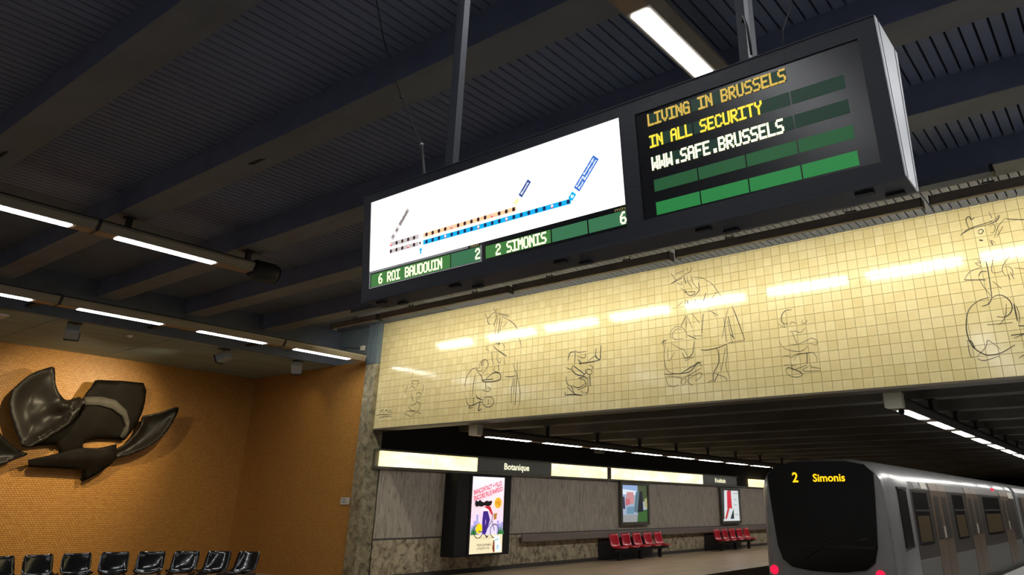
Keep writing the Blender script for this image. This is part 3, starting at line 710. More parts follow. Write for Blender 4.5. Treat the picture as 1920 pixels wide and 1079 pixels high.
# wall washer channels before the tiles
segs = [(-14.86, -13.20, [(-14.52, -13.30)]), (-13.08, -9.28, [(-12.72, -11.24), (-10.86, -9.38)]), (-9.16, -5.70, [(-8.98, -7.50), (-7.10, -5.78)]),
        (-5.57, -1.72, [(-5.27, -3.74), (-3.37, -1.80)]), (-1.62, 1.30, [(-1.48, 0.0), (0.3, 1.2)])]
seg_l = ['short wall washer channel by the blue post', 'wall washer channel left of the middle of the tiled wall', 'wall washer channel in the middle of the tiled wall',
         'wall washer channel before the tiles below the message board', 'wall washer channel at the right end of the tiled wall']
for (a, b, ls), lab in zip(segs, seg_l):
    r = thing('wall_washer', (a, 10.30, 5.53), lab, 'wall light', 'wall washer channels')
    MB().box(a, b, 10.28, 10.30, 5.512, 5.622).build('back_plate', 'washer', r)
    MB().box(a, b, 10.28, 10.36, 5.50, 5.512).build('bottom_plate', 'washer', r)
    MB().box(a, b, 10.28, 10.47, 5.622, 5.632).build('hood', 'washer', r)
    MB().box(a - 0.004, a + 0.012, 10.275, 10.46, 5.497, 5.636).build('end_cap', 'black', r)
    MB().box(b - 0.012, b + 0.004, 10.275, 10.46, 5.497, 5.636).build('end_cap', 'black', r)
    for l0, l1 in ls:
        MB().prism([(10.305, 5.545), (10.312, 5.525), (10.447, 5.603), (10.437, 5.622)], 'x', l0, l1).build('tube', 'tube', r)
    n = max(1, round((b - a) / 1.9))
    for k in range(n):
        hxp = a + (k + 0.5) * (b - a) / n
        for d in (-0.06, 0.06):
            MB().tube([(hxp + d, 10.33, 5.632), (hxp + d * 0.6, 10.33, ZC)], 0.006, 5).build('hanger_wire', 'black', r)
        MB().box(hxp - 0.08, hxp + 0.08, 10.32, 10.345, 5.660, 5.672).build('hanger_bar', 'black', r)

# dark cable duct under the last beam
r = thing('cable_duct', (-12.7, 9.3, 5.36), 'dark cable duct hung along the last cross beam', 'cable duct')
MB().box(-12.7, -0.72, 9.22, 9.38, 5.36, 5.44).build('channel', 'plainceil', r)
MB().box(-0.75, -0.71, 9.21, 9.39, 5.35, 5.45).build('end_cap', 'black', r)
for x in (-12.2, -10.2, -8.2, -6.2, -4.2, -2.2):
    MB().box(x - 0.015, x + 0.015, 9.28, 9.32, 5.44, ZC - 0.002).build('bracket', 'black', r)

# ------------------------------------------------------------------ the information sign
SP = Vector((-3.662, 2.726, 2.80))
A6 = math.radians(6.0)
UP = Vector((0, -math.sin(A6), math.cos(A6)))
OUT = Vector((0, -math.cos(A6), -math.sin(A6)))
def S(u, v, d=0.0):
    return SP + Vector((1, 0, 0)) * u + UP * v + OUT * d
SL, SH = 3.167, 0.69
sign = thing('information_sign', tuple(SP), 'long black hanging sign with lit route map and dot matrix display', 'sign')
def sbox(mb, u0, u1, v0, v1, d0, d1):
    return mb.hexa([S(u0, v0, d0), S(u1, v0, d0), S(u1, v0, d1), S(u0, v0, d1), S(u0, v1, d0), S(u1, v1, d0), S(u1, v1, d1), S(u0, v1, d1)])
y0, z0 = SP.y, SP.z
ft = S(0, SH, -0.014)
fb = S(0, 0, -0.014)
MB().prism([(fb.y, fb.z), (ft.y, ft.z), (y0 + 0.262, ft.z), (y0 + 0.181, fb.z)], 'x', SP.x, SP.x + SL).build('case', 'case', sign)
mb = MB()
for q in ((0, SL, 0.628, SH), (0, SL, 0, 0.066), (0, 0.066, 0.066, 0.628), (1.94, 2.032, 0.066, 0.628), (3.092, SL, 0.066, 0.628), (2.032, 3.092, 0.613, 0.628), (2.032, 3.092, 0.066, 0.079)):
    sbox(mb, *q, -0.014, 0.0)
mb.build('bezel', 'case', sign, bevel=0.003)
sbox(MB(), 0, SL, SH - 0.004, SH + 0.002, -0.014, 0.004).build('top_trim', 'pole', sign)
sbox(MB(), 0, SL, -0.006, 0.006, -0.014, 0.006).build('bottom_trim', 'pole', sign)
# right end plate of bare aluminium
xr = SP.x + SL
b0, t0, t1, b1 = S(SL, 0.004, -0.002), S(SL, SH - 0.002, -0.002), Vector((0, y0 + 0.258, ft.z)), Vector((0, y0 + 0.180, fb.z))
MB().prism([(b0.y, b0.z), (t0.y, t0.z), (t1.y, t1.z), (b1.y, b1.z)], 'x', xr, xr + 0.005).build('end_plate', 'alu', sign)
for f0, f1 in ((0.10, 0.12), (0.86, 0.88), (0.975, 1.0)):
    q = [(b0.y + (b1.y - b0.y) * f0, b0.z), (t0.y + (t1.y - t0.y) * f0, t0.z), (t0.y + (t1.y - t0.y) * f1, t0.z), (b0.y + (b1.y - b0.y) * f1, b0.z)]
    MB().prism(q, 'x', xr + 0.004, xr + 0.0065).build('seam', 'black' if f1 < 1 else 'alu', sign)
for u in (0.12, 0.75, 1.5, 2.3, 3.0):
    MB().box(SP.x + u - 0.035, SP.x + u + 0.035, y0 + 0.045, y0 + 0.075, z0 - 0.012, z0).build('latch', 'black', sign)
    MB().box(SP.x + u + 0.06, SP.x + u + 0.13, y0 + 0.13, y0 + 0.16, z0 - 0.010, z0).build('latch', 'black', sign)
# left half: white route map
mp = MB().face([S(0.066, 0.18, -0.006), S(1.94, 0.18, -0.006), S(1.94, 0.628, -0.006), S(0.066, 0.628, -0.006)]).build('route_map', 'mapwhite', sign, fix=False)
def quad(mb, u0, u1, v0, v1, d):
    return mb.face([S(u0, v0, d), S(u1, v0, d), S(u1, v1, d), S(u0, v1, d)])
def disc(mb, u, v, r, d, n=10):
    return mb.face([S(u + r * math.cos(2 * math.pi * k / n), v + r * 1.15 * math.sin(2 * math.pi * k / n), d) for k in range(n)])
q = MB(); quad(q, 0.253, 0.508, 0.302, 0.330, -0.0045); quad(q, 0.253, 0.508, 0.260, 0.286, -0.0045)
q.build('grey_route', 'm_grey', mp, fix=False)
quad(MB(), 0.545, 1.262, 0.301, 0.327, -0.0045).build('orange_route', 'm_orange', mp, fix=False)
quad(MB(), 0.545, 1.622, 0.257, 0.285, -0.0045).build('blue_route', 'm_blue', mp, fix=False)
dk, nv, rd, wh = MB(), MB(), MB(), MB()
for k in range(6):
    u = 0.263 + 0.0515 * k
    for v in (0.316, 0.273):
        if (k, v) in ((0, 0.316), (3, 0.273)):
            disc(rd, u, v, 0.0095, -0.003); disc(wh, u + 0.002, v + 0.002, 0.005, -0.0015)
        elif k == 5 and v > 0.3:
            disc(rd, u, v, 0.008, -0.003); disc(wh, u, v, 0.006, -0.0015)
        else:
            disc(dk, u, v, 0.0105 if k < 5 else 0.008, -0.003)
for k in range(14):
    u = 0.575 + 0.0515 * k
    if k in (4, 10):
        disc(rd, u, 0.314, 0.0095, -0.003); disc(wh, u + 0.002, 0.316, 0.005, -0.0015)
    else:
        disc(dk, u, 0.314, 0.0108, -0.003)
for k in range(21):
    u = 0.575 + 0.0515 * k
    if k in (3, 8, 12, 18):
        disc(rd, u, 0.271, 0.0095, -0.003); disc(wh, u + 0.001, 0.272, 0.0065, -0.0015)
    else:
        disc(nv, u, 0.271, 0.0108, -0.003)
dk.build('dark_stops', 'm_dot', mp, fix=False)['kind'] = 'stuff'; nv.build('navy_stops', 'm_ndot', mp, fix=False)['kind'] = 'stuff'
rd.build('interchange_stops', 'm_red', mp, fix=False)['kind'] = 'stuff'; wh.build('stop_centres', 'm_white', mp, fix=False)['kind'] = 'stuff'
MB().face([S(0.519, 0.206, -0.0045), S(0.531, 0.206, -0.0045), S(0.531, 0.228, -0.0045), S(0.540, 0.228, -0.0045), S(0.525, 0.248, -0.0045), S(0.510, 0.228, -0.0045), S(0.519, 0.228, -0.0045)]).build('position_arrow', 'm_blue', mp, fix=False)
def slanted(u, v, ang, l, w, d):
    c, s = math.cos(ang), math.sin(ang)
    return lambda a, b: S(u + c * a - s * b, v + s * a + c * b, d)
def label_plate(u, v, ang, l, w, mt, words, tm, size, name):
    fn = slanted(u, v, ang, l, w, -0.0045)
    o = MB().face([fn(0, -w / 2), fn(l, -w / 2), fn(l, w / 2), fn(0, w / 2)]).build(name, mt, mp, fix=False)
    if words:
        tb = MB()
        for body, off in words:
            add_text(tb, body, size, (lambda f2: lambda a, b: f2(0.011 + a, off + b))(slanted(u, v, ang, l, w, -0.003)), bold=True, fit=l - 0.022)
        tb.build('lettering', tm, mp, fix=False)
    return o
AN = math.radians(47)
label_plate(1.292, 0.376, AN, 0.098, 0.030, 'm_navy', [('Simonis', -0.006)], 'm_white', 0.018, 'destination_label')
label_plate(1.252, 0.340, AN, 0.034, 0.026, 'm_yellow', None, None, 0, 'line_number')
label_plate(1.617, 0.280, AN, 0.040, 0.034, 'm_blue', [('6', -0.009)], 'm_white', 0.026, 'line_number')
label_plate(1.660, 0.322, AN, 0.190, 0.044, 'm_royal', [('Koning Boudewijn', 0.004), ('Roi Baudouin', -0.015)], 'm_white', 0.016, 'destination_label')
label_plate(0.268, 0.348, AN, 0.036, 0.030, 'm_grey', [('2', -0.010)], 'm_dot', 0.028, 'line_number')
label_plate(0.302, 0.384, AN, 0.036, 0.030, 'm_grey', [('6', -0.010)], 'm_dot', 0.028, 'line_number')
label_plate(0.334, 0.418, AN, 0.120, 0.030, 'm_grey', [('Elisabeth', -0.009)], 'm_dot', 0.028, 'destination_label')

# dot matrix characters, five by seven
GL = {'A': '01110 10001 10001 11111 10001 10001 10001', 'B': '11110 10001 10001 11110 10001 10001 11110', 'C': '01110 10001 10000 10000 10000 10001 01110',
 'D': '11110 10001 10001 10001 10001 10001 11110', 'E': '11111 10000 10000 11110 10000 10000 11111', 'F': '11111 10000 10000 11110 10000 10000 10000',
 'G': '01110 10001 10000 10111 10001 10001 01111', 'I': '11111 00100 00100 00100 00100 00100 11111', 'L': '10000 10000 10000 10000 10000 10000 11111',
 'M': '10001 11011 10101 10101 10001 10001 10001', 'N': '10001 11001 10101 10101 10011 10001 10001', 'O': '01110 10001 10001 10001 10001 10001 01110',
 'R': '11110 10001 10001 11110 10100 10010 10001', 'S': '01111 10000 10000 01110 00001 00001 11110', 'T': '11111 00100 00100 00100 00100 00100 00100',
 'U': '10001 10001 10001 10001 10001 10001 01110', 'V': '10001 10001 10001 10001 10001 01010 00100', 'W': '10001 10001 10001 10101 10101 11011 10001',
 'Y': '10001 10001 01010 00100 00100 00100 00100', '.': '00000 00000 00000 00000 00000 00110 00110', '2': '01110 10001 00001 00110 01000 10000 11111',
 '6': '00110 01000 10000 11110 10001 10001 01110', ' ': '00000 00000 00000 00000 00000 00000 00000'}
def matrix(mb, body, u, v, pitch, h, d):
    pw, ph = pitch / 6, h / 7
    for ci, ch in enumerate(body):
        for r, row in enumerate(GL[ch].split()):
            k = 0
            while k < 5:
                if row[k] == '1':
                    e = k
                    while e < 5 and row[e] == '1': e += 1
                    vt = v + h - r * ph
                    quad(mb, u + ci * pitch + k * pw - 0.0012, u + ci * pitch + e * pw + 0.0022, vt - ph * 1.10, vt + ph * 0.10, d)
                    k = e
                else:
                    k += 1
    return mb
def matrix_line(body, u, v, pitch, h, d, mt):
    k = 0
    for word in body.split(' '):
        matrix(MB(), word, u + k * pitch, v, pitch, h, d).build('matrix_word', mt, sign, fix=False)
        k += len(word) + 1
# departure strips under the map
sbox(MB(), 0.066, 1.94, 0.066, 0.18, -0.014, -0.007).build('strip_backing', 'boardglass', sign)
lf = MB()
sbox(lf, 0.070, 1.008, 0.072, 0.078, -0.008, -0.001); sbox(lf, 0.070, 0.905, 0.166, 0.176, -0.008, -0.001)
sbox(lf, 0.070, 0.076, 0.078, 0.170, -0.008, -0.001); sbox(lf, 1.000, 1.008, 0.078, 0.166, -0.008, -0.001)
lf.build('strip_frame', 'alu', sign)
for u0, u1, mt in ((0.082, 0.765, 'led_a'), (0.772, 0.998, 'led_b')):
    quad(MB(), u0, u1, 0.081, 0.160, -0.0060).build('led_cell', mt, sign, fix=False)
for u0, u1, mt in ((1.035, 1.482, 'led_a'), (1.490, 1.710, 'led_b'), (1.718, 1.936, 'led_b')):
    quad(MB(), u0, u1, 0.083, 0.152, -0.0060).build('led_cell', mt, sign, fix=False)
matrix_line('6 ROI BAUDOUIN', 0.155, 0.090, 0.0394, 0.060, -0.0040, 'txt_pale')
matrix_line('2', 0.960, 0.092, 0.040, 0.060, -0.0040, 'txt_pale')
matrix_line('2 SIMONIS', 1.110, 0.087, 0.0388, 0.060, -0.0040, 'txt_pale')
matrix_line('6', 1.903, 0.087, 0.039, 0.060, -0.0040, 'txt_pale')
for u, v in ((0.926, 0.1635), (1.876, 0.1555)):
    add_text(MB(), 'min', 0.026, lambda a, b, u=u, v=v: S(u + a, v + b, -0.004), fit=0.060).build('small_print', 'txt_min', sign, fix=False)
# message board
sbox(MB(), 2.032, 3.092, 0.079, 0.613, -0.014, -0.008).build('message_board', 'boardglass', sign)
for r, (v0, v1, mt) in enumerate(((0.533, 0.594, 'led_off'), (0.422, 0.482, 'led_off'), (0.313, 0.373, 'led_off'), (0.203, 0.261, 'led_row4'), (0.090, 0.151, 'led_row5'))):
    for c in range(4):
        u0 = 2.098 + 0.2296 * c
        if r == 0 and c == 3: continue
        quad(MB(), u0 + 0.002, u0 + 0.2256, v0, v1, -0.0070).build('led_cell', mt, sign, fix=False)
matrix_line('LIVING IN BRUSSELS', 2.098, 0.532, 0.0382, 0.062, -0.0045, 'txt_amber')
matrix_line('IN ALL SECURITY', 2.098, 0.421, 0.0378, 0.061, -0.0045, 'txt_yellow')
matrix_line('WWW.SAFE.BRUSSELS', 2.099, 0.308, 0.0380, 0.065, -0.0045, 'txt_pale')

# hanging poles and wire
p = thing('hanging_pole', (-3.05, 2.8, ft.z), 'dark steel pole carrying the route map end of the sign', 'pole', 'sign hanging poles')
MB().box(-3.095, -3.045, 2.80, 2.86, ft.z, ZC).build('post', 'pole', p)
MB().box(-3.045, -3.005, 2.78, 2.83, ft.z, ZC).build('side_bar', 'pole', p)
MB().box(-3.13, -2.97, 2.75, 2.89, ft.z, ft.z + 0.012).build('foot_plate', 'black', p)
p = thing('hanging_pole', (-1.09, 2.8, ft.z), 'steel pole with pale angle bar above the message board', 'pole', 'sign hanging poles')
MB().box(-1.130, -1.078, 2.80, 2.86, ft.z, ZC).build('post', 'pole', p)
MB().box(-1.076, -1.056, 2.775, 2.835, ft.z + 0.03, ZC).build('angle_bar', 'polelight', p)
MB().tube([(-1.095, 2.79, ft.z + 0.30), (-1.085, 2.78, ft.z + 0.33), (-1.07, 2.775, ft.z + 0.26), (-1.060, 2.77, ft.z + 0.10)], 0.006, 6).build('cable', 'black', p)
MB().tube([(-1.15, 2.82, ft.z + 0.0), (-1.15, 2.82, ft.z + 0.03)], 0.02, 10).build('eye_bolt', 'polelight', p)
p = thing('hanging_wire', (-3.31, 2.85, ft.z), 'thin hanging wire with turnbuckle beside the dark pole', 'wire')
MB().tube([(-3.31, 2.85, ft.z + 0.01), (-3.40, 2.86, 3.86), (-3.64, 2.88, 4.24), (-3.77, 2.9, 4.46), (-4.15, 3.0, 5.10), (-4.6, 3.15, ZC)], 0.0045, 6).build('wire', 'black', p)
MB().tube([(-3.31, 2.85, ft.z + 0.01), (-3.40, 2.86, 3.86)], 0.011, 8).build('turnbuckle', 'black', p)
MB().ball((-3.40, 2.86, 3.86), 0.014).build('shackle', 'polelight', p)
MB().ball((-3.70, 2.89, 4.34), 0.014).build('cable_clip', 'black', p)
p = thing('hanging_wire', (-0.95, 2.85, ft.z), 'thin hanging wire beside the pale angle bar', 'wire')
MB().tube([(-0.95, 2.85, ft.z), (-0.93, 2.86, 3.72), (-0.88, 2.87, 3.85), (-0.60, 2.95, ZC)], 0.003, 6).build('wire', 'black', p)

# ------------------------------------------------------------------ bronze sculpture on the orange wall
def pts2(key):
    X, s = SCULPT[key]
    return X, [tuple(int(c) / 1000 for c in q.split(',')) for q in s.split(' ')]
def segdist(p, a, b):
    ax, ay = b[0] - a[0], b[1] - a[1]
    l = ax * ax + ay * ay
    t = max(0, min(1, ((p[0] - a[0]) * ax + (p[1] - a[1]) * ay) / l)) if l else 0
    return math.hypot(p[0] - a[0] - t * ax, p[1] - a[1] - t * ay)
def inside(p, poly):
    c = False
    for i in range(len(poly)):
        a, b = poly[i], poly[i - 1]
        if (a[1] > p[1]) != (b[1] > p[1]) and p[0] < (b[0] - a[0]) * (p[1] - a[1]) / (b[1] - a[1]) + a[0]:
            c = not c
    return c
def relief(poly, X, depth, hf, step=0.07, closed=True):
    loop = spline(poly + [poly[0]], 4)[:-1] if closed else poly
    bd = lambda p: min(segdist(p, loop[i - 1], loop[i]) for i in range(len(loop)))
    ys, zs = [p[0] for p in loop], [p[1] for p in loop]
    inner = []
    y = min(ys)
    while y < max(ys):
        z = min(zs)
        while z < max(zs):
            q = (y + random.uniform(-0.01, 0.01), z + random.uniform(-0.01, 0.01))
            if inside(q, loop) and bd(q) > step * 0.6: inner.append(q)
            z += step
        y += step
    n = len(loop)
    vs, es, fs, ov, oe, of = delaunay_2d_cdt([Vector(p) for p in loop + inner], [(i, (i + 1) % n) for i in range(n)], [], 1, 1e-5)
    back = {}
    for k, o in enumerate(ov):
        for i in o: back[i] = k
    mb = MB()
    m = len(vs)
    cy, cz = sum(ys) / len(ys), sum(zs) / len(zs)
    for p in vs:
        mb.v.append((X + hf(p[0], p[1], bd(p)), p[0], p[1]))
    for p in vs:
        mb.v.append((X + hf(p[0], p[1], bd(p)) - depth, cy + (p[0] - cy) * 0.93, cz + (p[1] - cz) * 0.93))
    for f in fs:
        mb.f.append(list(f)); mb.sm.append(True)
        mb.f.append([m + i for i in reversed(f)]); mb.sm.append(True)
    for i in range(n):
        a, b = back[i], back[(i + 1) % n]
        mb.f.append([a, b, m + b, m + a]); mb.sm.append(False)
    return mb
scu = thing('wall_sculpture', (XL, 7.6, 3.3), 'dark bronze abstract winged sculpture on the orange wall', 'sculpture')
X, poly = pts2('shell')
_, rl = pts2('ridge')
def h_shell(y, z, d):
    r = min(segdist((y, z), rl[i], rl[i + 1]) for i in range(len(rl) - 1))
    below = 0.30 * math.exp(-(r / 0.065) ** 2)
    dish = -0.22 * (1 - math.exp(-(d / 0.35) ** 2))
    knob = 0.28 * math.exp(-(((y - 7.0) / 0.16) ** 2 + ((z - 3.72) / 0.12) ** 2))
    fold = 0.18 * math.exp(-(((y - 6.55) / 0.20) ** 2 + ((z - 3.55) / 0.22) ** 2))
    return dish + 0.7 * below + 0.6 * knob + 0.7 * fold - 0.08 * (y - 6.4)
relief(poly, X, 0.10, h_shell, 0.06).build('shell', 'bronze', scu)
X, poly = pts2('body')
relief(poly, X, 0.10, lambda y, z, d: 0.02 * (1 - math.exp(-d / 0.04)) - -0.14 * (z - 3.4) - 0.03 * (y - 7.8), 0.10, closed=False).build('body', 'bronzedull', scu)
X, poly = pts2('arch')
relief(poly, X, 0.06, lambda y, z, d: 0.04 + 0.14 * (z - 3.4), 0.08, closed=False).build('arch_band', 'bronzelight', scu)
X, poly = pts2('topbev')
relief(poly, X, 0.08, lambda y, z, d: 0.10 - 0.4 * (z - 4.28), 0.08, closed=False).build('top_edge', 'bronze', scu)
X, poly = pts2('low')
relief(poly, X, 0.10, lambda y, z, d: 0.07 * (1 - math.exp(-(d / 0.16) ** 2)) - 0.25 * (2.6 - z), 0.07, closed=False).build('lower_fin', 'bronzedull', scu)
X, poly = pts2('right')
relief(poly, X, 0.08, lambda y, z, d: -0.14 * (1 - math.exp(-(d / 0.12) ** 2)) + 0.22 * (y - 8.9), 0.06).build('side_fin', 'bronze', scu)
X, poly = pts2('wing')
relief(poly, X, 0.08, lambda y, z, d: -0.12 * (1 - math.exp(-(d / 0.12) ** 2)), 0.07).build('outer_wing', 'bronze', scu)
for y, z, xe in ((6.6, 3.4, -20.42), (7.9, 3.6, -20.36), (8.5, 3.4, -20.36), (7.6, 2.6, -20.28), (9.1, 3.35, -20.24), (5.8, 2.65, -20.30)):
    MB().tube([(XL, y, z), (xe, y, z)], 0.03, 8).build('wall_pin', 'black', scu)

# spotlights under the lowered ceiling
def spot(x, y, z, aim, label, power, open_side=False):
    r = thing('spotlight', (x, y, 5.06), label, 'spotlight', 'spotlights on the lowered ceiling')
    MB().box(x - 0.06, x + 0.06, y - 0.12, y + 0.12, 5.035, 5.058).build('base', 'black', r)
    MB().box(x - 0.015, x + 0.015, y - 0.015, y + 0.015, z + 0.06, 5.04).build('stem', 'black', r)
    d = (Vector(aim) - Vector((x, y, z))).normalized()
    a = d.cross(Vector((0, 0, 1))).normalized(); b = a.cross(d)
    o = Vector((x, y, z))
    def bx(l0, l1, w, h):
        return [o + d * l + a * sa * w + b * sb * h for l in (l0, l1) for sa, sb in ((-1, -1), (1, -1), (1, 1), (-1, 1))]
    MB().hexa(bx(-0.16, 0.10, 0.12, 0.09)).build('head', 'greyplastic', r, bevel=0.01)
    MB().hexa(bx(0.10, 0.13, 0.13, 0.10)).build('rim', 'black', r)
    MB().hexa(bx(0.131, 0.134, 0.10, 0.075)).build('lens', glow('spot_lens', (1, 0.85, 0.55), 1.5), r)
    L = bpy.data.lights.new('spot_lamp', 'SPOT')
    L.energy = power; L.spot_size = math.radians(84); L.spot_blend = 1.0; L.color = (1.0, 0.82, 0.50); L.shadow_soft_size = 0.05
    lo = bpy.data.objects.new('spot_lamp', L); COL.objects.link(lo)
    lo.location = o + d * 0.16
    lo.rotation_euler = d.to_track_quat('-Z', 'Y').to_euler()
spot(-17.0, 5.75, 4.85, (-20.4, 7.2, 2.9), 'grey box spotlight nearest the frame edge below the ceiling', 520)
spot(-17.0, 8.95, 4.85, (-20.4, 7.3, 3.0), 'grey box spotlight in the middle below the ceiling strip', 520)
spot(-16.95, 10.9, 4.86, (-18.0, 11.9, 3.4), 'dark spotlight turned towards the orange end wall', 12)
r = thing('smoke_detector', (-17.3, 6.95, 5.06), 'small pale detector on the lowered ceiling', 'detector')
MB().tube([(-17.3, 6.95, 5.06), (-17.3, 6.95, 5.035), (-17.3, 6.95, 5.01)], [0.06, 0.06, 0.035], 12).build('body', 'whiteplastic', r)
r = thing('hanging_notice', (-16.9, 4.3, 5.06), 'white hanging notice cut by the picture edge', 'notice')
MB().box(-17.0, -16.55, 4.1, 4.5, 4.88, 4.91).build('panel', 'plaque', r)
MB().box(-16.8, -16.76, 4.25, 4.29, 4.91, 5.06).build('stem', 'black', r)
r = thing('junction_box', (-15.0, 11.75, 5.3), 'small cream junction box with conduit on the blue wall', 'junction box')
MB().box(-15.72, -15.60, 11.84, YF, 5.34, 5.46).build('box', 'whiteplastic', r, bevel=0.008)
MB().tube([(-16.5, 11.9, 5.26), (-16.5, 11.9, 5.44), (-16.42, 11.9, 5.50), (-15.72, 11.9, 5.40)], 0.012, 6).build('conduit', 'print', r)
MB().tube([(-15.60, 11.9, 5.38), (-15.40, 11.9, 5.34)], 0.012, 6).build('conduit', 'print', r)
r = thing('wall_plaque', (-15.68, YF, 1.72), 'small white title plaque on the orange wall by the pillar', 'plaque')
MB().box(-15.86, -15.52, YF - 0.025, YF, 1.64, 1.80).build('plate', 'plaque', r, bevel=0.004)
q = MB()
for k in range(3):
    q.box(-15.80, -15.64 - 0.03 * (k % 2), YF - 0.027, YF - 0.024, 1.755 - 0.035 * k, 1.765 - 0.035 * k)
q.build('print', 'print', r)

# ------------------------------------------------------------------ seats
def seat_shell(w, back, pan, t=0.018):
    prof = [(pan, 0.020), (pan - 0.03, 0.006), (pan * 0.72, -0.008), (pan * 0.40, -0.010), (0.10, 0.0), (0.045, 0.022), (0.015, 0.060), (-0.005, 0.12), (-0.03, back * 0.55), (-0.055, back * 0.85), (-0.066, back)]
    wf = [0.80, 0.92, 0.99, 1.0, 1.0, 1.0, 1.0, 1.0, 1.0, 0.97, 0.84]
    mb = MB()
    N = 9
    rows = []
    for s, ((x, z), k) in enumerate(zip(prof, wf)):
        a, b = prof[max(s - 1, 0)], prof[min(s + 1, len(prof) - 1)]
        tx, tz = b[0] - a[0], b[1] - a[1]
        l = math.hypot(tx, tz)
        nx, nz = -tz / l, tx / l            # towards the sitter
        if nx < 0 and nz < 0: nx, nz = -nx, -nz
        nx, nz = tz / l, -tx / l
        row = []
        for i in range(N):
            f = -1 + 2 * i / (N - 1)
            lift = 0.045 * abs(f) ** 3
            row.append(((x + nx * lift, f * w / 2 * k, z + nz * lift), (x + nx * (lift - t), f * w / 2 * k, z + nz * (lift - t))))
        rows.append(row)
    base = 0
    idx = {}
    for s, row in enumerate(rows):
        for i, (p, q) in enumerate(row):
            idx[s, i, 0] = len(mb.v); mb.v.append(p)
            idx[s, i, 1] = len(mb.v); mb.v.append(q)
    S_ = len(rows)
    for s in range(S_ - 1):
        for i in range(N - 1):
            mb.f.append([idx[s, i, 0], idx[s, i + 1, 0], idx[s + 1, i + 1, 0], idx[s + 1, i, 0]]); mb.sm.append(True)
            mb.f.append([idx[s, i, 1], idx[s + 1, i, 1], idx[s + 1, i + 1, 1], idx[s, i + 1, 1]]); mb.sm.append(True)
        for i in (0, N - 1):
            mb.f.append([idx[s, i, 0], idx[s + 1, i, 0], idx[s + 1, i, 1], idx[s, i, 1]]); mb.sm.append(False)
    for s in (0, S_ - 1):
        for i in range(N - 1):
            mb.f.append([idx[s, i, 0], idx[s, i + 1, 0], idx[s, i + 1, 1], idx[s, i, 1]]); mb.sm.append(False)
    return mb

# curved bench of black seats
BC = Vector((-12.5, 5.7, 0))
bench = thing('curved_bench', (-15.4, 6.2, 0), 'curved bench of glossy black shell seats before the orange wall', 'bench')
black_me = seat_shell(0.46, 0.33, 0.40).mesh('seat', M['blackseat'])
brk = MB().box(-0.02, 0.34, -0.20, -0.17, -0.12, -0.012).box(-0.02, 0.34, 0.17, 0.20, -0.12, -0.012).mesh('bracket', M['darksteel'])
offs = ((14, 5.069, -15.232), (73, 5.599, -15.47), (145, 6.195, -15.482), (217, 6.764, -15.33), (289, 7.326, -15.087), (356, 7.795, -14.705), (413, 8.12, -14.228), (463, 8.398, -13.801))
R0 = 2.98
angs = [math.atan2(y - 5.7, x + 12.5) for _, y, x in offs]
a0 = math.atan2(6.195 - 5.7, -15.482 + 12.5)
arc = [a0 + 0.196 * (2 - k) for k in range(-1, 8)]
for a in arc:
    dirv = Vector((math.cos(a), math.sin(a), 0))
    po = BC + dirv * (R0 - 0.03) + Vector((0, 0, 0.49))
    ob = share('seat', black_me, tuple(po - Vector((-15.4, 6.2, 0))), bench)
    ob.rotation_euler = (0, 0, a + math.pi)
    br = share('bracket', brk, tuple(po - Vector((-15.4, 6.2, 0))), bench)
    br.rotation_euler = (0, 0, a + math.pi)
def arc_box(mb, r0, r1, z0, z1, a_from, a_to, n=24):
    ring = []
    for k in range(n + 1):
        a = a_from + (a_to - a_from) * k / n
        c, s = math.cos(a), math.sin(a)
        ring.append([(BC.x + c * r, BC.y + s * r, z) for r, z in ((r0, z0), (r1, z0), (r1, z1), (r0, z1))])
    for k in range(n):
        A, B = ring[k], ring[k + 1]
        for i in range(4):
            mb.face([A[i], A[(i + 1) % 4], B[(i + 1) % 4], B[i]])
    mb.face(ring[0]); mb.face(ring[-1])
    return mb
arc_box(MB(), R0 - 0.34, R0 - 0.06, 0.26, 0.37, arc[0] + 0.1, arc[-1] - 0.1).build('curved_beam', 'darksteel', bench)
for a in (arc[0], arc[4], arc[-1] + 0.05):
    c, s = math.cos(a), math.sin(a)
    MB().tube([(BC.x + c * (R0 - 0.2), BC.y + s * (R0 - 0.2), 0), (BC.x + c * (R0 - 0.2), BC.y + s * (R0 - 0.2), 0.26)], 0.05, 10).build('leg', 'darksteel', bench)

# red seat rows on the far platform
red_me = seat_shell(0.53, 0.42, 0.44).mesh('seat', M['redseat'])
for y0_, lab in ((21.75, 'row of five red shell seats under the tower poster'), (29.2, 'row of five red shell seats near the back of the train')):
    r = thing('seat_row', (XW + 0.55, y0_ + 1.4, 0), lab, 'bench', 'red seat rows')
    for k in range(5):
        share('seat', red_me, (-0.12, -1.4 + 0.70 * k, 0.38), r)
    MB().box(XW + 0.50, XW + 0.62, y0_ - 0.2, y0_ + 3.15, 0.27, 0.35).build('beam', 'black', r)
    for k in range(5):
        MB().box(XW + 0.42, XW + 0.85, y0_ + 0.70 * k - 0.03, y0_ + 0.70 * k + 0.03, 0.345, 0.37).build('bracket', 'black', r)
    for k in (0.1, 1.4, 2.7):
        MB().box(XW + 0.50, XW + 0.60, y0_ + k - 0.05, y0_ + k + 0.05, 0, 0.27).build('leg', 'black', r)
    MB().box(XW + 0.034, XW + 0.06, y0_ - 0.35, y0_ + 3.0, 0.0, 0.62).build('dark_backing', 'black', r)  # black sheet for the dark zone behind and below the seats

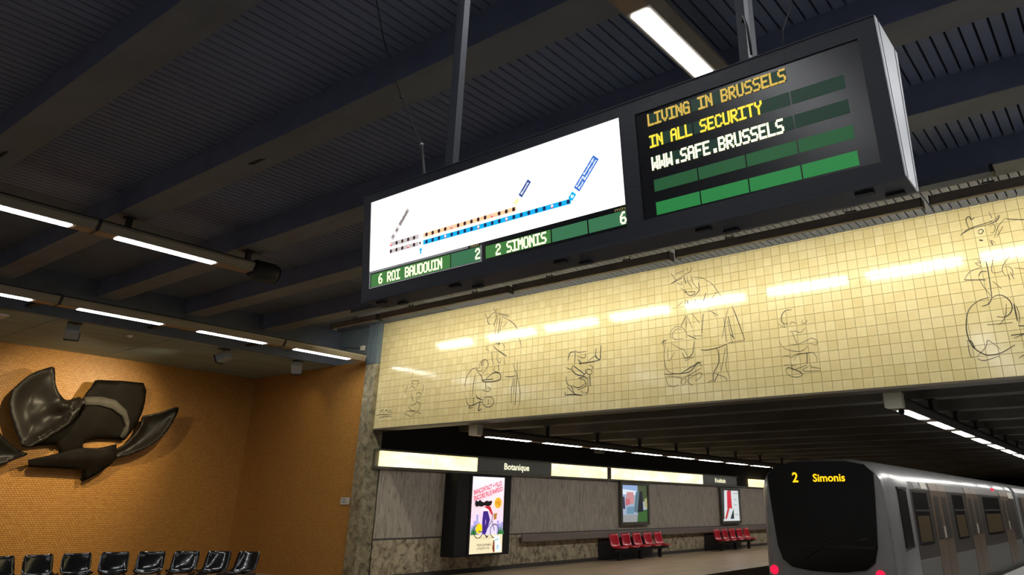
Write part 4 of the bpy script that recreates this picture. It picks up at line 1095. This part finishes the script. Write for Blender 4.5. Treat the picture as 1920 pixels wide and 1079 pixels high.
# ------------------------------------------------------------------ far platform wall fittings
hr = thing('hand_rail', (XW, 17.4, 0.65), 'long brown hand rail along the marble wall', 'hand rail')
MB().box(XW + 0.14, XW + 0.20, 17.4, 58, 0.68, 0.88).build('rail', 'railwood', hr, bevel=0.008)
for k in range(14):
    MB().box(XW + 0.02, XW + 0.15, 17.9 + 2.9 * k, 17.98 + 2.9 * k, 0.73, 0.83).build('bracket', 'black', hr)

bd = thing('sign_band', (XW, 12.0, 2.44), 'luminous station name band above the marble wall', 'sign')
MB().box(XW, XW + 0.16, 12.0, 32.2, 2.86, 2.90).box(XW, XW + 0.16, 12.0, 32.2, 2.44, 2.50).box(XW, XW + 0.06, 12.0, 32.2, 2.50, 2.86).build('housing', 'bandhouse', bd)
for a, b in ((12.13, 13.78), (13.83, 15.46), (18.77, 20.30), (20.36, 21.80), (22.08, 23.62), (23.67, 25.23), (25.28, 26.95), (27.0, 28.78)):
    MB().box(XW + 0.06, XW + 0.145, a, b, 2.505, 2.855).build('light_panel', 'band', bd)
for a, b, body, ta, tw, tz in ((15.48, 18.75, 'Botanique', 16.57, 1.11, 2.60), (28.8, 31.95, 'Kruidtuin', 29.89, 1.0, 2.60)):
    sp_ = MB().box(XW + 0.06, XW + 0.14, a, b, 2.505, 2.855).build('name_panel', 'signpanel', bd)
    add_text(MB(), body, 0.24, lambda x, y: (XW + 0.145, ta + x, tz + y), bold=True, fit=tw).build('lettering', 'stationtext', sp_, fix=False)
MB().box(XW + 0.06, XW + 0.145, 21.84, 22.04, 2.505, 2.855).build('divider', 'darksteel', bd)
b2 = thing('sign_band', (XW, 33.4, 2.44), 'short lit band panel next to the train roof', 'sign')
MB().box(XW, XW + 0.12, 32.3, 50, 2.44, 2.50).build('housing', 'bandhouse', b2)
MB().box(XW + 0.02, XW + 0.13, 33.5, 35.1, 2.505, 2.83).build('light_panel', 'band', b2)
for a in (37.0, 39.2, 42.0, 45.0):
    MB().box(XW + 0.02, XW + 0.13, a, a + 1.7, 2.505, 2.83).build('light_panel', 'band', b2)
cm = thing('camera_box', (XW, 21.07, 3.4), 'small dark box on the wall above the luminous band', 'camera')
MB().box(-14.72, -14.52, 20.9, 21.25, 3.28, 3.50).build('body', 'greyplastic', cm, bevel=0.01)
MB().box(XW, -14.72, 21.04, 21.10, 3.36, 3.42).build('arm', 'black', cm)

def frame_on_wall(name, label, cat, y0_, y1_, z0_, z1_, b, depth, mt, group=None):
    r = thing(name, (XW + 0.025, (y0_ + y1_) / 2, z0_), label, cat, group)
    x0_, x1_ = XW + 0.025, XW + 0.025 + depth
    m = MB().box(x0_, x1_, y0_, y1_, z0_, z0_ + b).box(x0_, x1_, y0_, y1_, z1_ - b, z1_).box(x0_, x1_, y0_, y0_ + b, z0_ + b, z1_ - b).box(x0_, x1_, y1_ - b, y1_, z0_ + b, z1_ - b)
    m.build('frame', mt, r)
    return r, x0_ + depth * 0.5
GC = {}
def gl(rgb, s=0.8):
    key = (rgb, s)
    if key not in GC: GC[key] = glow('poster_print_%d' % len(GC), hx(*rgb), s)
    return GC[key]
class Art:
    def __init__(self, root, x, y0_, y1_, z0_, z1_):
        self.r, self.x, self.q, self.d = root, x, (y0_, y1_, z0_, z1_), 0.002
        self.base = None
    def P(self, a, b, d=None):
        y0_, y1_, z0_, z1_ = self.q
        return (self.x + (self.d if d is None else d), y0_ + (y1_ - y0_) * a, z0_ + (z1_ - z0_) * b)
    def poly(self, name, pts, rgb, s=0.8):
        m = MB().face([self.P(*p) for p in pts])
        o = m.build(name, gl(rgb, s), self.base or self.r, fix=False)
        if self.base is None: self.base = o
        self.d += 0.0012
        return o
    def line(self, name, strokes, w, rgb, s=0.8):
        m = MB()
        y0_, y1_, z0_, z1_ = self.q
        for st in strokes:
            for p, q in zip(st, st[1:]):
                a, b = Vector(self.P(*p)), Vector(self.P(*q))
                d = (b - a); n = Vector((0, -d.z, d.y)).normalized() * w
                e = d.normalized() * w * 0.4
                m.face([a - e - n, b + e - n, b + e + n, a - e + n])
        o = m.build(name, gl(rgb, s), self.base, fix=False); self.d += 0.0012
        return o
    def text(self, name, body, a, b, size, fit, rgb, ang=0.0, s=0.8, bold=True):
        m = MB(); c, sn = math.cos(ang), math.sin(ang)
        o_ = self.P(a, b)
        add_text(m, body, size, lambda u, v: (o_[0], o_[1] + c * u - sn * v, o_[2] + sn * u + c * v), bold=bold, fit=fit)
        o = m.build(name, gl(rgb, s), self.base, fix=False); self.d += 0.0012
        return o
def circ(a, b, ra, rb, n=20):
    return [(a + ra * math.cos(2 * math.pi * k / n), b + rb * math.sin(2 * math.pi * k / n)) for k in range(n)]

# digital advertising screen
adx0, adx1 = XW + 0.025, XW + 0.50
ad = thing('advertising_screen', (adx1, 15.5, 0.4), 'tall black advertising screen showing a cyclist under the station name', 'screen')
MB().box(adx0, adx1, 14.40, 16.50, 0.42, 2.42).build('housing', 'deepblack', ad, bevel=0.015)
MB().box(adx1, adx1 + 0.03, 14.86, 16.24, 0.43, 2.40).build('bezel', 'deepblack', ad)
MB().box(adx0 + 0.1, adx1 - 0.02, 15.2, 15.7, 2.42, 2.432).build('top_vent', 'rubber', ad)
art = Art(ad, adx1 + 0.031, 14.92, 16.17, 0.475, 2.355)
m_, t_, b_ = nt('pink_poster_gradient')
g_ = pos(t_, (1, 1, 1)); sx_ = t_.nodes.new('ShaderNodeSeparateXYZ'); link(t_, g_, sx_.inputs[0])
mr_ = t_.nodes.new('ShaderNodeMapRange'); mr_.inputs[1].default_value = 1.1; mr_.inputs[2].default_value = 2.36
link(t_, sx_.outputs['Z'], mr_.inputs[0])
link(t_, ramp(t_, mr_.outputs[0], [(0.0, hx(214, 196, 240)), (0.35, hx(250, 200, 214)), (0.65, hx(250, 214, 226)), (1.0, hx(240, 238, 252))]), b_.inputs['Emission Color'])
b_.inputs['Emission Strength'].default_value = 0.95
art.base = MB().face([art.P(0, 0), art.P(1, 0), art.P(1, 1), art.P(0, 1)]).build('screen_picture', m_, ad, fix=False); art.d += 0.0012
art.poly('ground', [(0, 0), (1, 0), (1, 0.24), (0, 0.24)], (250, 234, 192), 0.95)
for a, h in ((0.02, 0.36), (0.08, 0.42), (0.15, 0.50), (0.20, 0.40), (0.80, 0.42), (0.86, 0.38), (0.92, 0.40)):
    art.poly('tower_block', [(a, 0.24), (a + 0.07, 0.24), (a + 0.07, h), (a, h)], (186, 178, 236), 0.85)
for a, h in ((0.00, 0.34), (0.05, 0.37), (0.10, 0.32), (0.82, 0.34), (0.88, 0.36), (0.94, 0.32)):
    art.poly('fir_tree', [(a, 0.24), (a + 0.09, 0.24), (a + 0.045, h)], (60, 140, 74), 0.7)
art.text('headline', 'BANCONTACT + VILLO!', 0.05, 0.757, 0.165, 1.12, (214, 18, 74), math.radians(14), bold=True)
art.text('headline', 'ENCORE PLUS RAPIDO!', 0.06, 0.677, 0.165, 1.14, (214, 18, 74), math.radians(14), bold=True)
art.poly('sun', circ(0.80, 0.655, 0.115, 0.072), (247, 180, 40), 0.95)
art.line('sun_print', [[(0.73, 0.65), (0.76, 0.665), (0.79, 0.65)], circ(0.83, 0.65, 0.03, 0.02, 8)], 0.008, (190, 120, 20))
for c in (0.22, 0.72):
    art.line('wheel', [[(a, b) for a, b in circ(c, 0.285, 0.135, 0.088, 24)] + [(c + 0.135, 0.285)]], 0.011, (30, 30, 48))
art.poly('yellow_wheel_guard', circ(0.24, 0.32, 0.10, 0.065), (250, 222, 20), 0.95)
art.line('bicycle_frame', [[(0.22, 0.285), (0.42, 0.27), (0.62, 0.42), (0.72, 0.285)], [(0.62, 0.42), (0.64, 0.50), (0.58, 0.53)]], 0.012, (90, 96, 130))
art.poly('basket', [(0.66, 0.51), (0.78, 0.52), (0.76, 0.44), (0.68, 0.43)], (196, 138, 62), 0.8)
art.poly('trousers', [(0.34, 0.545), (0.48, 0.545), (0.56, 0.43), (0.46, 0.27), (0.42, 0.24), (0.36, 0.245), (0.44, 0.40), (0.42, 0.45), (0.42, 0.27), (0.34, 0.25), (0.32, 0.40)], (74, 42, 150), 0.7)
art.poly('white_shirt', [(0.36, 0.545), (0.50, 0.545), (0.54, 0.585), (0.44, 0.60), (0.36, 0.57)], (248, 240, 244), 0.95)
art.poly('red_jacket', [(0.34, 0.60), (0.50, 0.62), (0.56, 0.60), (0.64, 0.51), (0.60, 0.495), (0.50, 0.565), (0.42, 0.585)], (218, 44, 60), 0.8)
art.poly('black_hair', [(0.08, 0.62), (0.12, 0.60), (0.20, 0.61), (0.28, 0.60), (0.36, 0.62), (0.46, 0.61), (0.56, 0.62), (0.60, 0.66), (0.58, 0.685), (0.50, 0.675), (0.42, 0.685), (0.34, 0.66), (0.28, 0.67), (0.22, 0.695), (0.16, 0.67), (0.10, 0.69), (0.07, 0.65)], (18, 16, 20), 0.5)
art.line('shoe', [[(0.43, 0.24), (0.47, 0.205), (0.52, 0.225)]], 0.016, (18, 16, 20))
art.line('ground_line', [[(0.18, 0.196), (0.66, 0.196)]], 0.006, (200, 186, 150))
art.poly('hand', [(0.68, 0.16), (0.72, 0.17), (0.74, 0.02), (0.70, 0.0), (0.66, 0.06)], (150, 84, 60), 0.7)
art.poly('phone', [(0.70, 0.215), (0.86, 0.23), (0.95, 0.03), (0.78, 0.01)], (240, 246, 250), 1.0)
art.line('phone_print', [[(0.74, 0.165), (0.84, 0.18)], circ(0.83, 0.075, 0.03, 0.02, 8)], 0.010, (120, 190, 200))
art.text('small_print', 'POUR 2,50 PAR MOIS,', 0.19, 0.098, 0.07, 0.54, (90, 74, 60), 0)
art.text('small_print', 'LA VILLE EST A TOI', 0.19, 0.055, 0.07, 0.46, (90, 74, 60), 0)

# lit posters
r, xm = frame_on_wall('poster_case', 'lit poster case with a dark tower above red seats', 'poster', 22.64, 24.52, 1.03, 2.43, 0.10, 0.12, 'bandhouse', 'lit poster cases')
art = Art(r, xm, 22.73, 24.45, 1.12, 2.35)
art.poly('poster_sheet', [(0, 0), (1, 0), (1, 1), (0, 1)], (176, 190, 214), 0.75)
art.poly('sky', [(0, 0.72), (0.62, 0.72), (0.62, 1), (0, 1)], (150, 178, 222), 0.85)
art.poly('cloud', [(0, 0.74), (0.6, 0.72), (0.55, 0.84), (0, 0.88)], (226, 238, 250), 0.9)
art.poly('red_lettering_block', [(0.18, 0.48), (0.48, 0.50), (0.46, 0.80), (0.20, 0.80)], (214, 150, 152), 0.8)
art.poly('red_lettering_block', [(0.16, 0.44), (0.34, 0.48), (0.30, 0.62), (0.16, 0.62)], (206, 110, 120), 0.8)
art.poly('dark_building', [(0, 0.38), (0.14, 0.34), (0.12, 0.66), (0, 0.70)], (74, 72, 104), 0.5)
art.poly('street', [(0.18, 0.22), (0.46, 0.22), (0.48, 0.42), (0.2, 0.40)], (120, 160, 190), 0.7)
art.poly('pavement', [(0, 0.0), (0.62, 0.0), (0.6, 0.20), (0, 0.20)], (166, 168, 172), 0.7)
art.poly('foliage', [(0.62, 0.60), (1, 0.52), (1, 1), (0.62, 1)], (92, 108, 74), 0.5)
art.poly('lawn', [(0.58, 0.0), (1, 0.0), (1, 0.34), (0.62, 0.30)], (72, 120, 62), 0.55)
art.poly('pale_tree', [(0.86, 0.40), (0.99, 0.36), (0.97, 0.66), (0.88, 0.62)], (196, 196, 140), 0.6)
art.poly('tower_side', [(0.46, 0.28), (0.60, 0.24), (0.68, 0.83), (0.54, 0.80)], (108, 140, 156), 0.6)
art.poly('tower_front', [(0.60, 0.26), (0.82, 0.28), (0.80, 0.82), (0.68, 0.83)], (40, 42, 56), 0.4)
r, xm = frame_on_wall('poster_case', 'lit poster case with a red and white picture by the train', 'poster', 30.36, 32.28, 0.98, 2.40, 0.10, 0.12, 'bandhouse', 'lit poster cases')
art = Art(r, xm, 30.50, 32.18, 1.06, 2.34)
art.poly('poster_sheet', [(0, 0), (1, 0), (1, 1), (0, 1)], (222, 228, 230), 0.85)
art.poly('grey_strip', [(0.0, 0.10), (0.10, 0.06), (0.18, 1.0), (0.0, 1.0)], (70, 76, 74), 0.5)
art.poly('grey_strip', [(0.38, 0.5), (0.55, 0.5), (0.58, 1.0), (0.40, 1.0)], (96, 104, 104), 0.5)
art.poly('red_band', [(0.30, 0.42), (0.58, 0.40), (0.56, 0.95), (0.34, 0.95)], (214, 40, 62), 0.8)
art.poly('red_band', [(0.14, 0.08), (0.24, 0.08), (0.46, 0.46), (0.34, 0.46)], (208, 60, 60), 0.8)
art.poly('dark_slope', [(0.44, 0.08), (0.66, 0.08), (0.66, 0.40)], (50, 60, 70), 0.5)
art.line('small_print', [[(0.70, 0.88), (0.95, 0.88)], [(0.72, 0.68), (0.88, 0.68)], [(0.72, 0.52), (0.86, 0.52)], [(0.74, 0.22), (0.92, 0.20)]], 0.010, (120, 126, 128))
# ------------------------------------------------------------------ the departing train
TC = -5.23
train = thing('metro_train', (TC, 15.2, -1.06), 'silver metro train leaving with red tail lamps', 'train')
half = [(0.0, 2.56), (0.45, 2.55), (0.80, 2.50), (1.05, 2.42), (1.21, 2.32), (1.30, 2.18), (1.34, 2.0), (1.351, 1.3), (1.36, 0.72), (1.36, 0.4), (1.35, 0.0), (1.32, -0.5), (1.26, -0.75)]
def section(y, k, lift=0.0):
    out = [(TC + a * k, y, 1.0 + (z - 1.0) * (1 - lift)) for a, z in half]
    return out + [(2 * TC - p[0], p[1], p[2]) for p in reversed(out[1:])]
def loft(secs, cap0=True, cap1=True):
    mb = MB()
    n = len(secs[0])
    for s in secs: mb.v += s
    for i in range(len(secs) - 1):
        for k in range(n - 1):
            mb.f.append([i * n + k, i * n + k + 1, (i + 1) * n + k + 1, (i + 1) * n + k]); mb.sm.append(True)
        mb.f.append([i * n + n - 1, i * n, (i + 1) * n, (i + 1) * n + n - 1]); mb.sm.append(False)
    if cap0: mb.f.append(list(range(n))); mb.sm.append(False)
    if cap1: mb.f.append([(len(secs) - 1) * n + k for k in reversed(range(n))]); mb.sm.append(False)
    return mb
loft([section(15.20, 0.86, 0.035), section(15.23, 0.90, 0.025), section(15.30, 0.94, 0.015), section(15.42, 0.972, 0.006), section(15.62, 0.992, 0.002), section(15.95, 1.0), section(30.35, 1.0)]).build('body', 'silver', train, fix=False)
# dark windscreen mask
hw = [(0.0, 2.50), (0.55, 2.49), (0.90, 2.42), (1.06, 2.26), (1.04, 1.9), (1.0, 1.4), (0.96, 0.95), (0.88, 0.70), (0.70, 0.57), (0.35, 0.52), (0.0, 0.51)]
wc = TC - 0.04
mask = [(wc + a, z) for a, z in hw] + [(wc - a, z) for a, z in reversed(hw[1:-1])]
ws = MB().prism(mask, 'y', 15.165, 15.21).build('windscreen', 'windscreen', train)
MB().prism([(wc - 0.93, 0.98), (wc + 0.93, 0.98), (wc + 0.90, 0.93), (wc - 0.90, 0.93)], 'y', 15.155, 15.166).build('lower_trim', 'rubber', ws)
MB().tube([(wc - 0.45, 15.15, 0.70), (wc - 0.1, 15.148, 0.95), (wc + 0.15, 15.15, 1.05)], 0.012, 6).build('wiper', 'rubber', ws)
MB().tube([(wc + 0.55, 15.15, 1.05), (wc + 0.80, 15.15, 1.10)], 0.02, 6).build('wiper', 'rubber', ws)
add_text(MB(), '2', 0.26, lambda a, b: (-5.80 + a, 15.160, 2.115 + b), bold=True, fit=0.12).build('destination_text', 'dest', ws, fix=False)
add_text(MB(), 'Simonis', 0.20, lambda a, b: (-5.38 + a, 15.160, 2.12 + b), bold=True, fit=0.63).build('destination_text', 'dest', ws, fix=False)
MB().tube([(-6.36, 15.25, 0.50), (-6.36, 15.17, 0.50)], [0.10, 0.075], 14).build('tail_lamp', 'tail', train)
MB().tube([(-4.33, 15.25, 0.50), (-4.33, 15.17, 0.50)], [0.10, 0.075], 14).build('tail_lamp', 'tail', train)
MB().box(TC - 0.6, TC + 0.6, 15.0, 15.3, -0.55, -0.25).build('coupler_apron', 'trainroof', train, bevel=0.05)
# right flank
XS = TC + 1.36
def flank(mb, y0_, y1_, z0_, z1_, t0_, t1_):
    f = lambda z: XS - (0.020 * max(0, (z - 1.3) / 0.7) if z > 1.3 else 0.0) - (0.04 * max(0, (z - 2.0) / 0.18) if z > 2.0 else 0)
    return mb.hexa([(f(z0_) + t0_, y0_, z0_), (f(z0_) + t1_, y0_, z0_), (f(z0_) + t1_, y1_, z0_), (f(z0_) + t0_, y1_, z0_),
                    (f(z1_) + t0_, y0_, z1_), (f(z1_) + t1_, y0_, z1_), (f(z1_) + t1_, y1_, z1_), (f(z1_) + t0_, y1_, z1_)])
flank(flank(MB(), 16.35, 30.2, 0.72, 2.0, -0.02, 0.004), 16.35, 30.2, 2.0, 2.17, -0.02, 0.004).build('side_band', 'traindark', train)
flank(MB(), 16.35, 30.2, -0.6, 0.70, -0.02, 0.003).build('side_skirt', 'trainlow', train)
cw = flank(MB(), 15.50, 16.05, 0.96, 1.96, -0.03, 0.006).build('cab_window', 'trainglass', train)
flank(MB(), 15.46, 16.10, 1.98, 2.02, -0.03, 0.010).build('gutter', 'rubber', train)
for a, b in ((16.5, 17.7), (20.2, 21.45), (24.2, 26.9)):
    w = flank(MB(), a, b, 0.98, 1.94, -0.02, 0.008).build('window', 'trainglass', train)
    flank(MB(), a + 0.04, b - 0.04, 1.58, 1.62, -0.02, 0.012).build('window_bar', 'rubber', w)
    flank(MB(), a + 0.12, b - 0.12, 1.02, 1.50, 0.006, 0.0095).build('lit_saloon', 'trainlit', w)
for a, b in ((18.05, 19.62), (21.9, 23.5), (27.3, 28.9)):
    m_ = (a + b) / 2
    for p0, p1 in ((a, m_ - 0.012), (m_ + 0.012, b)):
        d = flank(flank(MB(), p0, p1, 0.10, 2.0, -0.02, 0.014), p0, p1, 2.0, 2.15, -0.02, 0.014).build('door', 'traindoor', train)
        flank(MB(), p0 + 0.16, p1 - 0.16, 1.05, 1.88, -0.01, 0.017).build('door_window', 'traindark', d)
    flank(MB(), m_ - 0.03, m_ + 0.03, 1.05, 1.28, 0.0, 0.026).build('door_button', 'plaque', train)
flank(MB(), 29.05, 30.1, 1.95, 2.13, 0.0, 0.012).build('service_panel', 'plaque', train)
for y in (16.7, 17.35):
    flank(MB(), y, y + 0.5, 2.02, 2.14, 0.0, 0.010).build('side_display', 'plaque' if y > 17 else 'trainglass', train)
MB().ball((XS - 0.03, 26.3, 2.17), 0.04).build('door_lamp', 'tail', train)
for k in range(6):
    loft([section(30.35 + 0.12 * k, 0.95, 0.01), section(30.41 + 0.12 * k, 0.92, 0.02), section(30.47 + 0.12 * k, 0.95, 0.01)], False, False).build('gangway_fold', 'rubber', train, fix=False)
loft([section(31.07, 1.0), section(47.0, 1.0)]).build('second_car', 'silver', train, fix=False)
flank(flank(MB(), 31.3, 46.8, 0.72, 2.0, -0.02, 0.004), 31.3, 46.8, 2.0, 2.17, -0.02, 0.004).build('side_band', 'traindark', train)
flank(MB(), 31.3, 46.8, -0.6, 0.70, -0.02, 0.003).build('side_skirt', 'trainlow', train)
for a in (32.0, 36.2, 40.4, 44.6):
    flank(MB(), a, a + 1.5, 0.10, 2.0, -0.02, 0.012).build('door', 'traindoor', train)
    flank(MB(), a + 1.9, a + 3.6, 0.98, 1.94, -0.02, 0.008).build('window', 'trainglass', train)
for y in (17.5, 28.0, 33.5, 44.0):
    m = MB()
    for dy in (-0.9, 0.9):
        for sx_ in (-0.72, 0.72):
            m.tube([(TC + sx_ - 0.06, y + dy, -0.66), (TC + sx_ + 0.06, y + dy, -0.66)], 0.40, 18)
        m.tube([(TC - 0.7, y + dy, -0.66), (TC + 0.7, y + dy, -0.66)], 0.07, 8)
    m.box(TC - 0.9, TC + 0.9, y - 1.2, y + 1.2, -0.72, -0.55)
    m.build('bogie', 'rubber', train)
